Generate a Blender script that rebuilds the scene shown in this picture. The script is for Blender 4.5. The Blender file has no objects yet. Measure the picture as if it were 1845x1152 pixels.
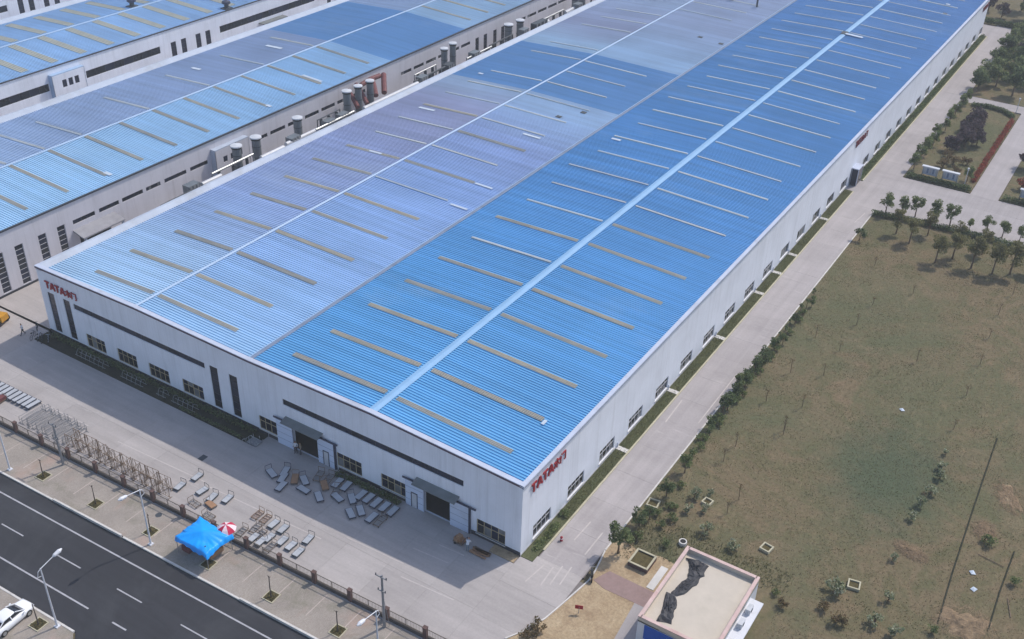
import bpy, math, random
import numpy as np
from mathutils import Vector, Matrix
random.seed(7); rng = np.random.default_rng(7)
R = math.radians
scene = bpy.context.scene
COL = scene.collection

# ------------------------------------------------------------ camera
cd = bpy.data.cameras.new('camera'); cam = bpy.data.objects.new('camera', cd); COL.objects.link(cam)
yaw, pit, rol = R(31.53), R(32.534), R(1.765)
fw = Vector((math.cos(pit)*math.cos(yaw), math.cos(pit)*math.sin(yaw), -math.sin(pit)))
rt = Vector((math.sin(yaw), -math.cos(yaw), 0)); up = rt.cross(fw)
r2 = rt*math.cos(rol) + up*math.sin(rol); u2 = up*math.cos(rol) - rt*math.sin(rol)
m = Matrix((r2, u2, -fw)).transposed().to_4x4(); m.translation = (-66.718, -39.115, 77.324)
cam.matrix_world = m
cd.sensor_width = 36; cd.lens = 36*1926.8/1845; cd.clip_start = 1; cd.clip_end = 6000
scene.camera = cam

# ------------------------------------------------------------ sky, sun, exposure
SUN_AZ, SUN_EL = R(-22), R(52)          # azimuth from +x towards +y
w = bpy.data.worlds.new('World'); scene.world = w; w.use_nodes = True
nt = w.node_tree; sky = nt.nodes.new('ShaderNodeTexSky'); sky.sky_type = 'NISHITA'; sky.sun_disc = False
sky.sun_elevation = SUN_EL; sky.sun_rotation = R(90) - SUN_AZ; sky.air_density = 1.0; sky.dust_density = 1.6; sky.ozone_density = 1.2
bg = nt.nodes['Background']; nt.links.new(sky.outputs[0], bg.inputs[0]); bg.inputs[1].default_value = 0.13
sd = bpy.data.lights.new('sun', 'SUN'); sd.energy = 2.25; sd.angle = R(0.6); sd.color = (1, 0.935, 0.85)
sun = bpy.data.objects.new('sun', sd); COL.objects.link(sun)
sv = Vector((math.cos(SUN_EL)*math.cos(SUN_AZ), math.cos(SUN_EL)*math.sin(SUN_AZ), math.sin(SUN_EL)))
sun.rotation_euler = sv.to_track_quat('Z', 'Y').to_euler(); sun.location = sv*300
vs = scene.view_settings; vs.view_transform = 'Standard'; vs.look = 'None'; vs.exposure = 0.4; vs.gamma = 1

# ------------------------------------------------------------ helpers
def S(r, g, b):                          # sRGB 0-255 -> linear
    f = lambda c: (c/255/12.92) if c/255 <= .04045 else ((c/255+.055)/1.055)**2.4
    return (f(r), f(g), f(b))

class N:
    def __init__(s, name, rough=.8, spec=.3, metal=0.):
        s.m = bpy.data.materials.new(name); s.m.use_nodes = True; s.t = s.m.node_tree
        s.b = s.t.nodes['Principled BSDF']; s.set('Roughness', rough); s.set('Specular IOR Level', spec); s.set('Metallic', metal)
    def set(s, k, v): s.b.inputs[k].default_value = v
    def new(s, t, **kw):
        n = s.t.nodes.new(t)
        for k, v in kw.items(): setattr(n, k, v)
        return n
    def link(s, a, b): s.t.links.new(a, b)
    def pos(s, stretch=(1, 1, 1), rotz=0):
        if not hasattr(s, 'g'): s.g = s.new('ShaderNodeNewGeometry')
        mp = s.new('ShaderNodeMapping'); mp.inputs['Scale'].default_value = stretch; mp.inputs['Rotation'].default_value = (0, 0, rotz)
        s.link(s.g.outputs['Position'], mp.inputs['Vector']); return mp.outputs[0]
    def noise(s, scale, detail=4, stretch=(1, 1, 1), rough=.6, dist=0):
        n = s.new('ShaderNodeTexNoise'); n.inputs['Scale'].default_value = scale; n.inputs['Detail'].default_value = detail
        n.inputs['Roughness'].default_value = rough; n.inputs['Distortion'].default_value = dist
        s.link(s.pos(stretch), n.inputs['Vector']); return n.outputs['Fac']
    def ramp(s, fac, stops, interp='LINEAR'):
        r = s.new('ShaderNodeValToRGB'); r.color_ramp.interpolation = interp; e = r.color_ramp.elements
        while len(e) < len(stops): e.new(.5)
        for el, (p, c) in zip(e, stops): el.position = p; el.color = (*c, 1)
        s.link(fac, r.inputs[0]); return r.outputs[0]
    def mix(s, a, b, fac, mode='MIX'):
        n = s.new('ShaderNodeMix', data_type='RGBA', blend_type=mode)
        for i, v in ((0, fac), (6, a), (7, b)):
            if hasattr(v, 'links') or isinstance(v, bpy.types.NodeSocket): s.link(v, n.inputs[i])
            elif i == 0: n.inputs[0].default_value = v
            else: n.inputs[i].default_value = (*v, 1)
        return n.outputs[2]
    def math(s, op, a, b=0.):
        n = s.new('ShaderNodeMath', operation=op)
        for i, v in enumerate((a, b)):
            if isinstance(v, bpy.types.NodeSocket): s.link(v, n.inputs[i])
            else: n.inputs[i].default_value = v
        return n.outputs[0]
    def scale_by(s, col, fac, lo, hi):   # multiply a colour by lo..hi following fac
        return s.mix(col, s.ramp(fac, [(.25, (lo,)*3), (.75, (hi,)*3)]), 1., 'MULTIPLY')
    def color(s, c): s.link(c, s.b.inputs['Base Color'])
    def bump(s, h, strength, dist=.02):
        b = s.new('ShaderNodeBump'); b.inputs['Strength'].default_value = strength; b.inputs['Distance'].default_value = dist
        s.link(h, b.inputs['Height']); s.link(b.outputs[0], s.b.inputs['Normal'])

def mat(name, rgb, rough=.8, var=.14, scale=1.5, spec=.3, metal=0., stretch=(1, 1, 1), grime=None, bump=0):
    n = N(name, rough, spec, metal)
    c = n.mix(rgb, rgb, 0.)
    c = n.scale_by(c, n.noise(scale, 5, stretch), 1-var, 1+var)
    if grime: c = n.mix(c, grime, n.ramp(n.noise(scale*.35, 6, stretch, .7), [(.52, (0, 0, 0)), (.78, (.55,)*3)]))
    n.color(c)
    if bump: n.bump(n.noise(scale*6, 4), bump)
    return n.m

class MB:                                # mesh collector -> ONE mesh object
    def __init__(s): s.v = []; s.f = []
    def add(s, vs, fs):
        o = len(s.v); s.v += [tuple(v) for v in vs]; s.f += [tuple(i+o for i in f) for f in fs]; return s
    def quad(s, *p): return s.add(p, [tuple(range(len(p)))])
    def box(s, x0, x1, y0, y1, z0, z1):
        return s.add([(x0, y0, z0), (x1, y0, z0), (x1, y1, z0), (x0, y1, z0), (x0, y0, z1), (x1, y0, z1), (x1, y1, z1), (x0, y1, z1)],
                     [(0, 3, 2, 1), (4, 5, 6, 7), (0, 1, 5, 4), (1, 2, 6, 5), (2, 3, 7, 6), (3, 0, 4, 7)])
    def prism(s, poly, z0, z1):
        n = len(poly)
        return s.add([(*p, z0) for p in poly]+[(*p, z1) for p in poly], [tuple(range(n-1, -1, -1)), tuple(range(n, 2*n))]+[(i, (i+1) % n, n+(i+1) % n, n+i) for i in range(n)])
    def bar(s, a, b, w=.04, h=None):     # square bar between two points
        h = h or w; a = Vector(a); b = Vector(b); d = (b-a).normalized()
        x = d.cross(Vector((0, 0, 1))); x = x.normalized() if x.length > 1e-3 else Vector((1, 0, 0)); y = x.cross(d)
        vs = [p+x*sx*w/2+y*sy*h/2 for p in (a, b) for sx, sy in ((-1, -1), (1, -1), (1, 1), (-1, 1))]
        return s.add(vs, [(0, 1, 2, 3), (7, 6, 5, 4), (0, 4, 5, 1), (1, 5, 6, 2), (2, 6, 7, 3), (3, 7, 4, 0)])
    def tube(s, pts, rad, n=8):          # round tube along a polyline, rad number or list
        pts = [Vector(p) for p in pts]; rad = rad if isinstance(rad, (list, tuple)) else [rad]*len(pts)
        rings = []
        for i, p in enumerate(pts):
            d = (pts[min(i+1, len(pts)-1)]-pts[max(i-1, 0)]).normalized()
            x = d.cross(Vector((.01, 0.02, 1))); x = x.normalized() if x.length > .05 else Vector((1, 0, 0)); y = d.cross(x).normalized(); x = y.cross(d)
            rings.append([p+(x*math.cos(2*math.pi*k/n)+y*math.sin(2*math.pi*k/n))*rad[i] for k in range(n)])
        vs = [v for r in rings for v in r]; fs = []
        for i in range(len(pts)-1):
            for k in range(n): fs.append((i*n+k, i*n+(k+1) % n, (i+1)*n+(k+1) % n, (i+1)*n+k))
        fs += [tuple(range(n-1, -1, -1)), tuple(range((len(pts)-1)*n, len(pts)*n))]
        return s.add(vs, fs)
    def mesh(s, name, mt, smooth=False):
        me = bpy.data.meshes.new(name); me.from_pydata(s.v, [], s.f); me.update()
        for q in (mt if isinstance(mt, list) else [mt]): me.materials.append(q)
        if smooth: me.polygons.foreach_set('use_smooth', [True]*len(me.polygons))
        return me
    def build(s, name, mt, parent=None, loc=(0, 0, 0), rz=0, smooth=False):
        return put(s.mesh(name, mt, smooth), name, parent, loc, rz)

def put(me, name, parent=None, loc=(0, 0, 0), rz=0, sc=None):
    o = bpy.data.objects.new(name, me); COL.objects.link(o); o.location = loc; o.rotation_euler = (0, 0, rz); o.parent = parent
    if sc: o.scale = sc
    return o
def tag(o, label, cat, group=None):
    o['label'] = label; o['category'] = cat
    if group: o['group'] = group
    return o
def thing(name, label, cat, loc=(0, 0, 0), rz=0, group=None): return tag(put(None, name, None, loc, rz), label, cat, group)
def struct(o): o['kind'] = 'structure'; return o
def stuff(o): o['kind'] = 'stuff'; return o
def dup(o, loc, rz=0, label=None, sc=None, parent=None):
    c = o.copy(); COL.objects.link(c); c.parent = parent
    if parent is None: c.location = loc; c.rotation_euler = (0, 0, rz)
    if sc: c.scale = (sc,)*3 if isinstance(sc, (int, float)) else sc
    if label: c['label'] = label
    for ch in o.children: dup(ch, None, parent=c)
    return c

SN = ['first', 'second', 'third', 'fourth', 'fifth', 'sixth', 'seventh', 'eighth', 'ninth', 'tenth', 'eleventh', 'twelfth', 'thirteenth', 'fourteenth', 'fifteenth', 'sixteenth', 'seventeenth', 'eighteenth', 'nineteenth', 'twentieth', 'twenty-first', 'twenty-second']
# ------------------------------------------------------------ materials
WHITE = S(206, 212, 222)
def wall_mat(name, rgb, grime):
    n = N(name, .55, .3); c = n.scale_by(n.mix(rgb, rgb, 0.), n.noise(.25, 5), .9, 1.06)
    c = n.mix(c, grime, n.ramp(n.noise(1.2, 5, (1, 1, .06), .7), [(.5, (0, 0, 0)), (.8, (.42,)*3)]))
    sp = n.new('ShaderNodeSeparateXYZ'); n.link(n.pos(), sp.inputs[0]); fr = n.math('FRACT', n.math('ADD', sp.outputs[0], sp.outputs[1])); ln = n.math('LESS_THAN', fr, .035)
    c = n.mix(c, tuple(x*.72 for x in rgb), n.math('MULTIPLY', ln, .4)); n.color(c); return n.m
m_wall = wall_mat('wall_panel_white', S(234, 238, 248), S(184, 187, 194))
m_wall2 = wall_mat('wall_panel_grey', S(212, 210, 216), S(164, 160, 162))
m_par = mat('parapet_pale', S(176, 186, 202), .6, .08, .5, grime=S(140, 140, 140))
m_coping = mat('coping_white', S(186, 194, 212), .5, .08, .6, grime=S(140, 136, 140))
m_fascia = mat('fascia_maroon', S(84, 66, 84), .6, .3, .8)
m_plinth = mat('plinth_dark', S(58, 60, 66), .85, .2, 1.2, grime=S(90, 85, 75))
m_frame = mat('frame_beige', S(176, 160, 128), .5, .1)
m_framew = mat('frame_white', S(200, 200, 205), .5, .1)
m_mull = mat('mullion_dark', S(60, 64, 72), .5, .1)
def glass(name, rgb, rough=.12):
    n = N(name, rough, .5); n.color(n.scale_by(n.mix(rgb, rgb, 0.), n.noise(.45, 3), .55, 1.5)); return n.m
m_glass = glass('glass_dark', (.012, .016, .024)); m_glass2 = glass('glass_pale', (.16, .165, .17), .3); m_glassn = glass('glass_navy', (.012, .018, .04), .2)  # the second glass is paler and rougher, for randomly chosen panes
m_door = mat('door_panel', S(206, 216, 236), .5, .06, .4, grime=S(150, 150, 150))
m_steel = mat('steel_navy', S(58, 64, 84), .5, .2)
m_can = mat('canopy_sheet', S(120, 124, 124), .55, .2, .7, grime=S(80, 82, 78))
m_red = mat('sign_red', S(158, 30, 46), .5, .12)
m_brown = mat('sign_maroon', S(110, 34, 48), .55, .12)
m_inside = mat('interior_floor', S(58, 58, 60), .8, .15)
def concrete(name, rgb, sl=.07, along=(1.2, .04, 1)):
    n = N(name, .85, .25); oi = n.new('ShaderNodeObjectInfo')
    c = n.scale_by(n.mix(rgb, rgb, 0.), oi.outputs['Random'], 1-sl, 1+sl)
    c = n.scale_by(c, n.noise(.22, 6, (1, .6, 1), .65), .86, 1.12)
    c = n.scale_by(c, n.noise(4, 5), .93, 1.06)
    c = n.mix(c, tuple(x*.62 for x in rgb), n.ramp(n.noise(.16, 7, (2.4, .5, 1), .75), [(.56, (0, 0, 0)), (.75, (.5,)*3)]))
    c = n.mix(c, S(214, 208, 206), n.ramp(n.noise(.5, 6, (1.6, .25, 1), .7), [(.62, (0, 0, 0)), (.8, (.5,)*3)]))
    c = n.scale_by(c, n.noise(.9, 6, along, .7), .87, 1.1); c = n.mix(c, tuple(x*.5 for x in rgb), n.ramp(n.noise(.6, 7, (1, 1, 1), .8, 1.2), [(.66, (0, 0, 0)), (.82, (.5,)*3)]))
    n.color(c); n.bump(n.noise(9, 4), .25, .01); return n.m
m_conc = concrete('yard_concrete', S(172, 166, 164), .035); m_conc2 = concrete('road_concrete', S(166, 160, 160), .03, (.04, 1.2, 1)); m_joint = mat('slab_joint', S(120, 114, 112), .9, .1)
m_kerbw = mat('kerb_white', S(205, 202, 198), .8, .12, 1.0, grime=S(140, 132, 124))
m_kerby = mat('kerb_cream', S(184, 178, 154), .8, .12, 1.0, grime=S(140, 134, 118))
def asphalt():
    n = N('asphalt', .82, .3); rgb = S(52, 53, 58); c = n.scale_by(n.mix(rgb, rgb, 0.), n.noise(.12, 6, (1.5, .4, 1)), .82, 1.16)
    c = n.mix(c, S(72, 74, 78), n.ramp(n.noise(.07, 6, (1, 1, 1), .7, 1.), [(.5, (0, 0, 0)), (.75, (.7,)*3)]))
    c = n.scale_by(c, n.noise(1.1, 5, (1, .03, 1), .7), .84, 1.18); c = n.mix(c, S(40, 41, 45), n.ramp(n.noise(.35, 7, (1, .5, 1), .75, 1.5), [(.6, (0, 0, 0)), (.75, (.6,)*3)])); c = n.scale_by(c, n.noise(18, 3), .9, 1.1); n.color(c); n.bump(n.noise(30, 3), .3, .01); return n.m
m_asph = asphalt()
m_line = mat('road_paint', S(170, 170, 175), .7, .16, 2., grime=S(110, 110, 114))
m_linep = mat('parking_paint', S(182, 168, 160), .8, .15, 2., grime=S(158, 148, 142))
def pavers():
    n = N('paver_brick', .88, .2); b = n.new('ShaderNodeTexBrick'); n.link(n.pos((1, 1, 1), R(1.9)), b.inputs['Vector']); b.inputs['Scale'].default_value = 3.2
    b.inputs['Color1'].default_value = (*S(172, 163, 154), 1); b.inputs['Color2'].default_value = (*S(158, 148, 140), 1); b.inputs['Mortar'].default_value = (*S(126, 120, 112), 1); b.inputs['Mortar Size'].default_value = .03
    c = n.scale_by(b.outputs['Color'], n.noise(.35, 6), .84, 1.12)
    c = n.mix(c, S(108, 108, 88), n.ramp(n.noise(.28, 7, (1, .8, 1), .75, .6), [(.5, (0, 0, 0)), (.74, (.65,)*3)])); c = n.mix(c, S(182, 150, 136), n.ramp(n.noise(.16, 3, (1, 1.4, 1)), [(.55, (0, 0, 0)), (.7, (.5,)*3)]))
    n.color(c); return n.m
m_pave = pavers()
def soil(name, a, b, c3, sc=.5):
    n = N(name, .95, .1); c = n.ramp(n.noise(sc, 8, rough=.72), [(.3, a), (.52, b), (.74, c3)]); c = n.scale_by(c, n.noise(sc*9, 5), .75, 1.2); n.color(c); n.bump(n.noise(sc*7, 6), .7, .08); return n.m
m_dirt = soil('dirt_sandy', S(146, 124, 100), S(172, 152, 124), S(190, 172, 144), .45)
m_pit = soil('pit_soil', S(70, 62, 44), S(94, 86, 58), S(112, 98, 70), 2.)
m_ground = soil('ground_earth', S(96, 92, 72), S(112, 104, 82), S(124, 114, 92), .2)
m_hay = soil('straw', S(124, 108, 88), S(144, 124, 100), S(164, 146, 120), .8)
def field():
    n = N('field_ground', .95, .1)
    c = n.ramp(n.noise(.07, 8, rough=.68, dist=.5), [(.28, S(102, 88, 70)), (.4, S(122, 107, 85)), (.48, S(104, 99, 74)), (.55, S(118, 105, 83)), (.64, S(98, 96, 70)), (.74, S(134, 118, 95))])
    c = n.mix(c, S(92, 97, 72), n.ramp(n.noise(.045, 8, rough=.7, dist=.8), [(.46, (0, 0, 0)), (.64, (.75,)*3)])); c = n.mix(c, S(142, 126, 100), n.ramp(n.noise(.2, 8, (1, 2.2, 1), rough=.75, dist=1.), [(.56, (0, 0, 0)), (.72, (.6,)*3)]))
    g = n.new('ShaderNodeVectorMath', operation='DISTANCE'); n.link(n.pos((.07, .115, 0)), g.inputs[0]); g.inputs[1].default_value = (33.5*.07, -27.2*.115, 0)
    e = n.math('ADD', g.outputs['Value'], n.math('MULTIPLY', n.math('SUBTRACT', n.noise(.3, 6), .5), 1.0))
    c = n.mix(c, S(78, 90, 70), n.ramp(e, [(.3, (.8,)*3), (.95, (0, 0, 0))]))
    c = n.scale_by(c, n.noise(2.6, 6), .78, 1.2); n.color(c); n.bump(n.noise(1.5, 8, rough=.7), .6, .12); return n.m
m_field = field()
def leaf(name, a, b, c3, sc=.5, tr_=.4):
    n = N(name, .7, .15); gm = n.new('ShaderNodeNewGeometry'); c = n.ramp(gm.outputs['Random Per Island'], [(0., a), (.5, b), (1., c3)])
    c = n.scale_by(c, n.noise(sc, 3), .75, 1.25); n.color(c)
    tr = n.new('ShaderNodeBsdfTranslucent'); n.link(c, tr.inputs['Color']); mx = n.new('ShaderNodeMixShader'); mx.inputs[0].default_value = tr_
    n.link(n.b.outputs[0], mx.inputs[1]); n.link(tr.outputs[0], mx.inputs[2]); n.link(mx.outputs[0], n.t.nodes['Material Output'].inputs['Surface']); return n.m
m_leaf = leaf('leaf_green', S(92, 106, 68), S(118, 130, 86), S(148, 156, 108)); m_leafd = leaf('leaf_dark', S(76, 90, 64), S(100, 114, 78), S(130, 142, 98))
m_leafp = leaf('leaf_purple', S(74, 64, 70), S(92, 80, 86), S(110, 98, 100)); m_leafr = leaf('leaf_red', S(140, 66, 54), S(164, 84, 66), S(122, 88, 64))
m_leafl = leaf('leaf_pale', S(116, 126, 92), S(150, 156, 122), S(200, 200, 176)); m_leafo = leaf('leaf_olive', S(106, 106, 70), S(128, 126, 86), S(152, 146, 104))
m_leafb = leaf('leaf_brown', S(110, 92, 68), S(132, 112, 82), S(104, 104, 70))
m_grass = leaf('grass_blades', S(108, 98, 76), S(122, 109, 86), S(138, 121, 98), .06, .6); m_grassg = leaf('grass_green', S(88, 92, 62), S(102, 102, 72), S(118, 114, 82), .3, .6)
m_bark = mat('bark', S(112, 94, 78), .9, .25, 4.); m_stem = mat('sapling_stem', S(84, 76, 70), .9, .2, 4.)
m_galv = mat('galvanised', S(170, 172, 172), .4, .12, 1.5, metal=.5, grime=S(110, 108, 104))
m_stack = mat('stack_steel', S(120, 126, 130), .45, .2, .8, metal=.3, grime=S(74, 74, 76))
m_duct = mat('duct_white', S(200, 203, 208), .4, .08, .8, grime=S(150, 148, 146)); m_ductr = mat('duct_redbrown', S(112, 66, 66), .6, .25, 1.2); m_ductd = mat('duct_dark', S(70, 76, 82), .6, .25, 1.2)
m_rust = mat('steel_rust', S(124, 106, 90), .8, .2, 3.); m_greyst = mat('steel_grey', S(140, 142, 146), .5, .2, 3., metal=.3)
m_post = mat('fence_brick', S(96, 76, 72), .85, .25, 3.); m_rail = mat('fence_rail', S(108, 100, 92), .6, .2, 3.); m_fwall = mat('fence_base', S(84, 78, 74), .9, .2, 1.5)
m_board = mat('deck_grey', S(178, 182, 188), .6, .12, 1.1, grime=S(150, 148, 146)); m_boardw = mat('deck_wood', S(160, 124, 96), .75, .2, 2.)
m_lamp = mat('lamp_white', S(214, 216, 222), .4, .06); m_black = mat('rubber_black', S(28, 28, 30), .7, .2)
m_blue = mat('tarp_blue', S(6, 160, 252), .4, .12, .9, spec=.4); m_umr = mat('umbrella_red', S(190, 36, 76), .6, .1); m_umw = mat('umbrella_white', S(236, 214, 220), .6, .06)
m_tarp = mat('tarp_black', S(62, 62, 66), .6, .35, 2.2); m_cream = mat('roof_cream', S(198, 188, 174), .85, .07, .7, grime=S(178, 168, 152))
m_copr = mat('coping_pink', S(204, 178, 172), .7, .14, 1.3, grime=S(170, 120, 112)); m_gwall = mat('guard_wall', S(214, 216, 222), .7, .05, .6, grime=S(160, 155, 150)); m_signb = mat('sign_blue', S(20, 84, 176), .5, .1)
m_brickp = mat('brick_path', S(148, 126, 122), .9, .12, 2., grime=S(120, 100, 92)); m_car = mat('car_white', S(236, 238, 242), .2, .02, spec=.5); m_cglass = glass('car_glass', (.012, .014, .02), .05)
m_skin = mat('skin', S(176, 128, 100)); m_hair = mat('hair', S(22, 20, 20)); m_shirt = mat('shirt_white', S(216, 216, 220)); m_shirt2 = mat('shirt_tan', S(150, 132, 112)); m_trou = mat('trousers_dark', S(50, 52, 62)); m_trou2 = mat('trousers_grey', S(120, 132, 140))
m_yellow = mat('machine_yellow', S(196, 142, 42), .5, .2, 2.)

# coloured roof sheeting: fading follows the length of the hall, streaks follow the sheets
def roof_mat(name, stops, length, streak=.16, blot=.12):
    n = N(name, .42, .4); sx = n.new('ShaderNodeSeparateXYZ'); n.link(n.pos(), sx.inputs[0])
    x = n.math('DIVIDE', sx.outputs[0], length)
    x = n.math('ADD', x, n.math('MULTIPLY', n.math('SUBTRACT', n.noise(.055, 4, (1, .35, 1)), .5), .09))
    c = n.ramp(x, [(p/length, q) for p, q in stops])
    c = n.scale_by(c, n.noise(.9, 3, (1, .012, 0)), 1-streak, 1+streak)
    c = n.scale_by(c, n.noise(.08, 5), 1-blot, 1+blot)
    c = n.mix(c, S(196, 200, 208), n.ramp(n.noise(.5, 6, (1., .05, 0), .7), [(.66, (0, 0, 0)), (.85, (.4,)*3)]))
    c = n.mix(c, S(128, 134, 148), n.ramp(n.noise(.35, 7, (1., .1, 0), .75), [(.6, (0, 0, 0)), (.82, (.45,)*3)])); c = n.mix(c, S(190, 204, 216), n.ramp(n.noise(.05, 6, (1, .5, 0), .7), [(.55, (0, 0, 0)), (.8, (.35,)*3)]))
    n.color(c); return n.m
BL = S(94, 158, 212); BF = S(100, 148, 200)
m_roofb = roof_mat('roof_blue', [(0, S(96, 165, 214)), (60, BL), (110, S(98, 154, 202)), (207, BF)], 207, .17, .1)
m_roofp = roof_mat('roof_pale', [(0, S(167, 201, 227)), (14, S(165, 195, 225)), (26, S(153, 176, 214)), (55, S(157, 168, 202)), (72, S(165, 170, 197)), (82, S(171, 191, 214)), (116, S(171, 195, 216)), (130, S(165, 172, 197)), (150, S(173, 189, 212)), (207, S(173, 185, 209))], 207)
m_roofq = roof_mat('roof_pale_blue', [(0, S(155, 196, 230)), (20, S(149, 182, 222)), (50, S(149, 177, 220)), (66, S(155, 175, 214)), (80, S(169, 194, 220)), (118, S(171, 196, 220)), (140, S(169, 182, 206)), (207, S(176, 188, 212))], 207)
m_roofn = roof_mat('roof_newer_blue', [(0, S(112, 160, 204)), (207, S(110, 158, 204))], 207, .12, .08)
m_roof2a = roof_mat('roof_sky_blue', [(0, S(156, 195, 226)), (70, S(152, 191, 224)), (120, S(166, 195, 219)), (207, S(170, 195, 219))], 207)
m_roof2b = roof_mat('roof_dull_blue', [(0, S(158, 185, 215)), (30, S(154, 176, 208)), (90, S(156, 174, 203)), (207, S(168, 191, 213))], 207)
m_roof3 = roof_mat('roof_far_blue', [(0, S(148, 188, 226)), (60, S(152, 188, 224)), (207, S(160, 190, 221))], 207)
m_ridge = mat('ridge_cap_pale', S(136, 178, 216), .4, .08, .5); m_ridge2 = mat('ridge_cap_white', S(158, 184, 214), .4, .08, .5); m_gut = mat('gutter_grey', S(122, 136, 160), .5, .15, .8, grime=S(80, 84, 92))
def skymat(name, a, b, g):
    n = N(name, .45, .4); oi = n.new('ShaderNodeObjectInfo'); c = n.mix(a, b, oi.outputs['Random']); c = n.scale_by(c, n.noise(.7, 6, (1, .3, 1), .7), .8, 1.18); c = n.mix(c, g, n.ramp(n.noise(.3, 6, (1, .5, 1), .7), [(.5, (0, 0, 0)), (.7, (.6,)*3)])); n.color(c); return n.m
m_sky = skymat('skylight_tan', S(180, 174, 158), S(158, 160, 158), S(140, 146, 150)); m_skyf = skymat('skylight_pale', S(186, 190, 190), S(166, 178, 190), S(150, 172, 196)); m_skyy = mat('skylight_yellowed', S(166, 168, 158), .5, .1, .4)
m_patch = mat('patch_white', S(186, 198, 212), .5, .08, 1.)

# ------------------------------------------------------------ setting: ground, roads, yard
RA = .033
def xk(y): return -18.84 - RA*y          # road kerb line
def strip(name, mt, u0, u1, y0, y1, z0, z1):
    return MB().prism([(xk(y0)+u0, y0), (xk(y0)+u1, y0), (xk(y1)+u1, y1), (xk(y1)+u0, y1)], z0, z1).build(name, mt)
ground = struct(MB().box(-900, 1500, -900, 1500, -1., -.2).build('ground', m_ground))
road = struct(strip('road', m_asph, -10.85, -.2, -80, 130, -.18, -.10))
apron = struct(MB().prism([(-120, -80), (xk(-80)-10.85, -80), (xk(28.6)-10.85, 28.6), (-34, 25), (-120, 0)], -.18, -.104).build('side_road', m_asph))
pave = struct(strip('pavement', m_pave, 0, 5.0, -80, 130, -.18, .02))
pave2 = struct(MB().prism([(xk(28.7)-11.05, 28.7), (xk(130)-11.05, 130), (-120, 130), (-120, 5), (-33.9, 25.1)], -.18, .02).build('pavement', m_pave))
def kerb(u0, u1, y0, y1, h, mt=m_kerbw):
    k = struct(put(None, 'kerb')); y = y0
    me = MB().box(0, u1-u0, .006, .994, -.16, h).mesh('kerb_stone', mt)
    while y < y1-.5:
        put(me, 'kerb_stone', k, (xk(y)+u0, y, 0), RA); y += 1.0
for a, b, h in ((-20, 18.6, .2), (18.6, 34.8, .05), (34.8, 45, .2), (45, 70, .05)): kerb(-.2, .0, a, b, h)
kerb(-11.05, -10.85, 28.7, 60, .05)
for nm, (u, wd, segs) in (('a', (-2.15, .16, [(-60, 120)])), ('b', (-8.34, .16, [(29.9, 120)])), ('c', (-5.2, .13, [(46.3+8.3*k-3.3, 46.3+8.3*k) for k in range(-9, 8)])), ('d', (-8.3, .16, [(25, 26.8), (16, 18.5), (8, 10.5)]))):
    for a, b in segs: struct(strip('road_marking', m_line, u-wd/2, u+wd/2, a, b, -.099, -.095))
for y in [4.7+4*k*.98 for k in range(-3, 20)]:
    struct(strip('parking_line', m_linep, 1.6, 4.7, y-.05, y+.05, .021, .025))

yard = struct(MB().prism([(-14.5, -8), (0.4, -8), (0.4, 72), (0, 130), (-18, 130)], -.18, -.02).build('yard', m_joint))
slab_u = MB().box(.0012, .9988, .0014, .9986, -.12, 0).mesh('slab', m_conc)
def slabs(parent, x0, x1, nx, y0, y1, ny, me=slab_u, keep=lambda x, y: True):
    dx = (x1-x0)/nx; dy = (y1-y0)/ny
    for i in range(nx):
        for j in range(ny):
            if keep(x0+(i+.5)*dx, y0+(j+.5)*dy): put(me, 'slab', parent, (x0+i*dx, y0+j*dy, random.uniform(-.004, .004)), 0, (dx, dy, 1))
slabs(yard, -2.85, 0, 1, 28.8, 33.8, 1); slabs(yard, -2.85, 0, 1, 3, 14.2, 2); slabs(yard, -1.6, 0, 1, 14.2, 23.4, 2); slabs(yard, -2.85, -1.6, 1, 14.2, 23.4, 2); slabs(yard, -2.85, 0, 1, 23.4, 28.8, 1); slabs(yard, -2.85, -1.2, 1, 0, 3, 1)
slabs(yard, -13.6, -2.85, 2, 0, 72, 14); slabs(yard, -2.85, -2.3, 1, 33.8, 72, 8); slabs(yard, -2.85, 0, 1, 72, 84, 2); slabs(yard, -16.2, -2.85, 2, 72, 122, 10)
slabs(yard, -13.4, 1, 3, -6.6, 0, 1)
gap = struct(MB().box(0, 215, 71.8, 84, -.18, -.02).build('service_lane', m_conc))
gap2 = struct(MB().box(-2.85, 300, 84, 230, -.19, -.05).build('back_yard', m_conc))
slab_r = MB().box(.0012, .9988, .0014, .9986, -.12, 0).mesh('slab', m_conc2)
side = struct(MB().prism([(1, -6.7), (222, -6.7), (222, -1.5), (1, -1.5)], -.18, -.02).build('side_lane', m_joint))
slabs(side, 1, 98.5, 18, -6.6, -1.6, 1, slab_r); slabs(side, 114.2, 221, 20, -6.8, -1.6, 1, slab_r)
cross = struct(MB().box(98.5, 114.2, -60, -1.5, -.18, -.02).build('cross_lane', m_joint))
slabs(cross, 98.5, 114.2, 3, -56.6, -1.6, 11, slab_r); slabs(cross, 103.5, 108.4, 1, -1.6, 0, 1, slab_r)
rlane = struct(MB().box(114.2, 240, -22.7, -18.2, -.18, -.004).build('garden_lane', m_conc2))
upath = struct(MB().box(158.8, 163, -18.2, -6.8, -.18, -.006).build('garden_path', m_conc2))
endl = struct(MB().box(207, 217, -6, 60, -.18, -.008).build('end_lane', m_conc2))
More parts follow.
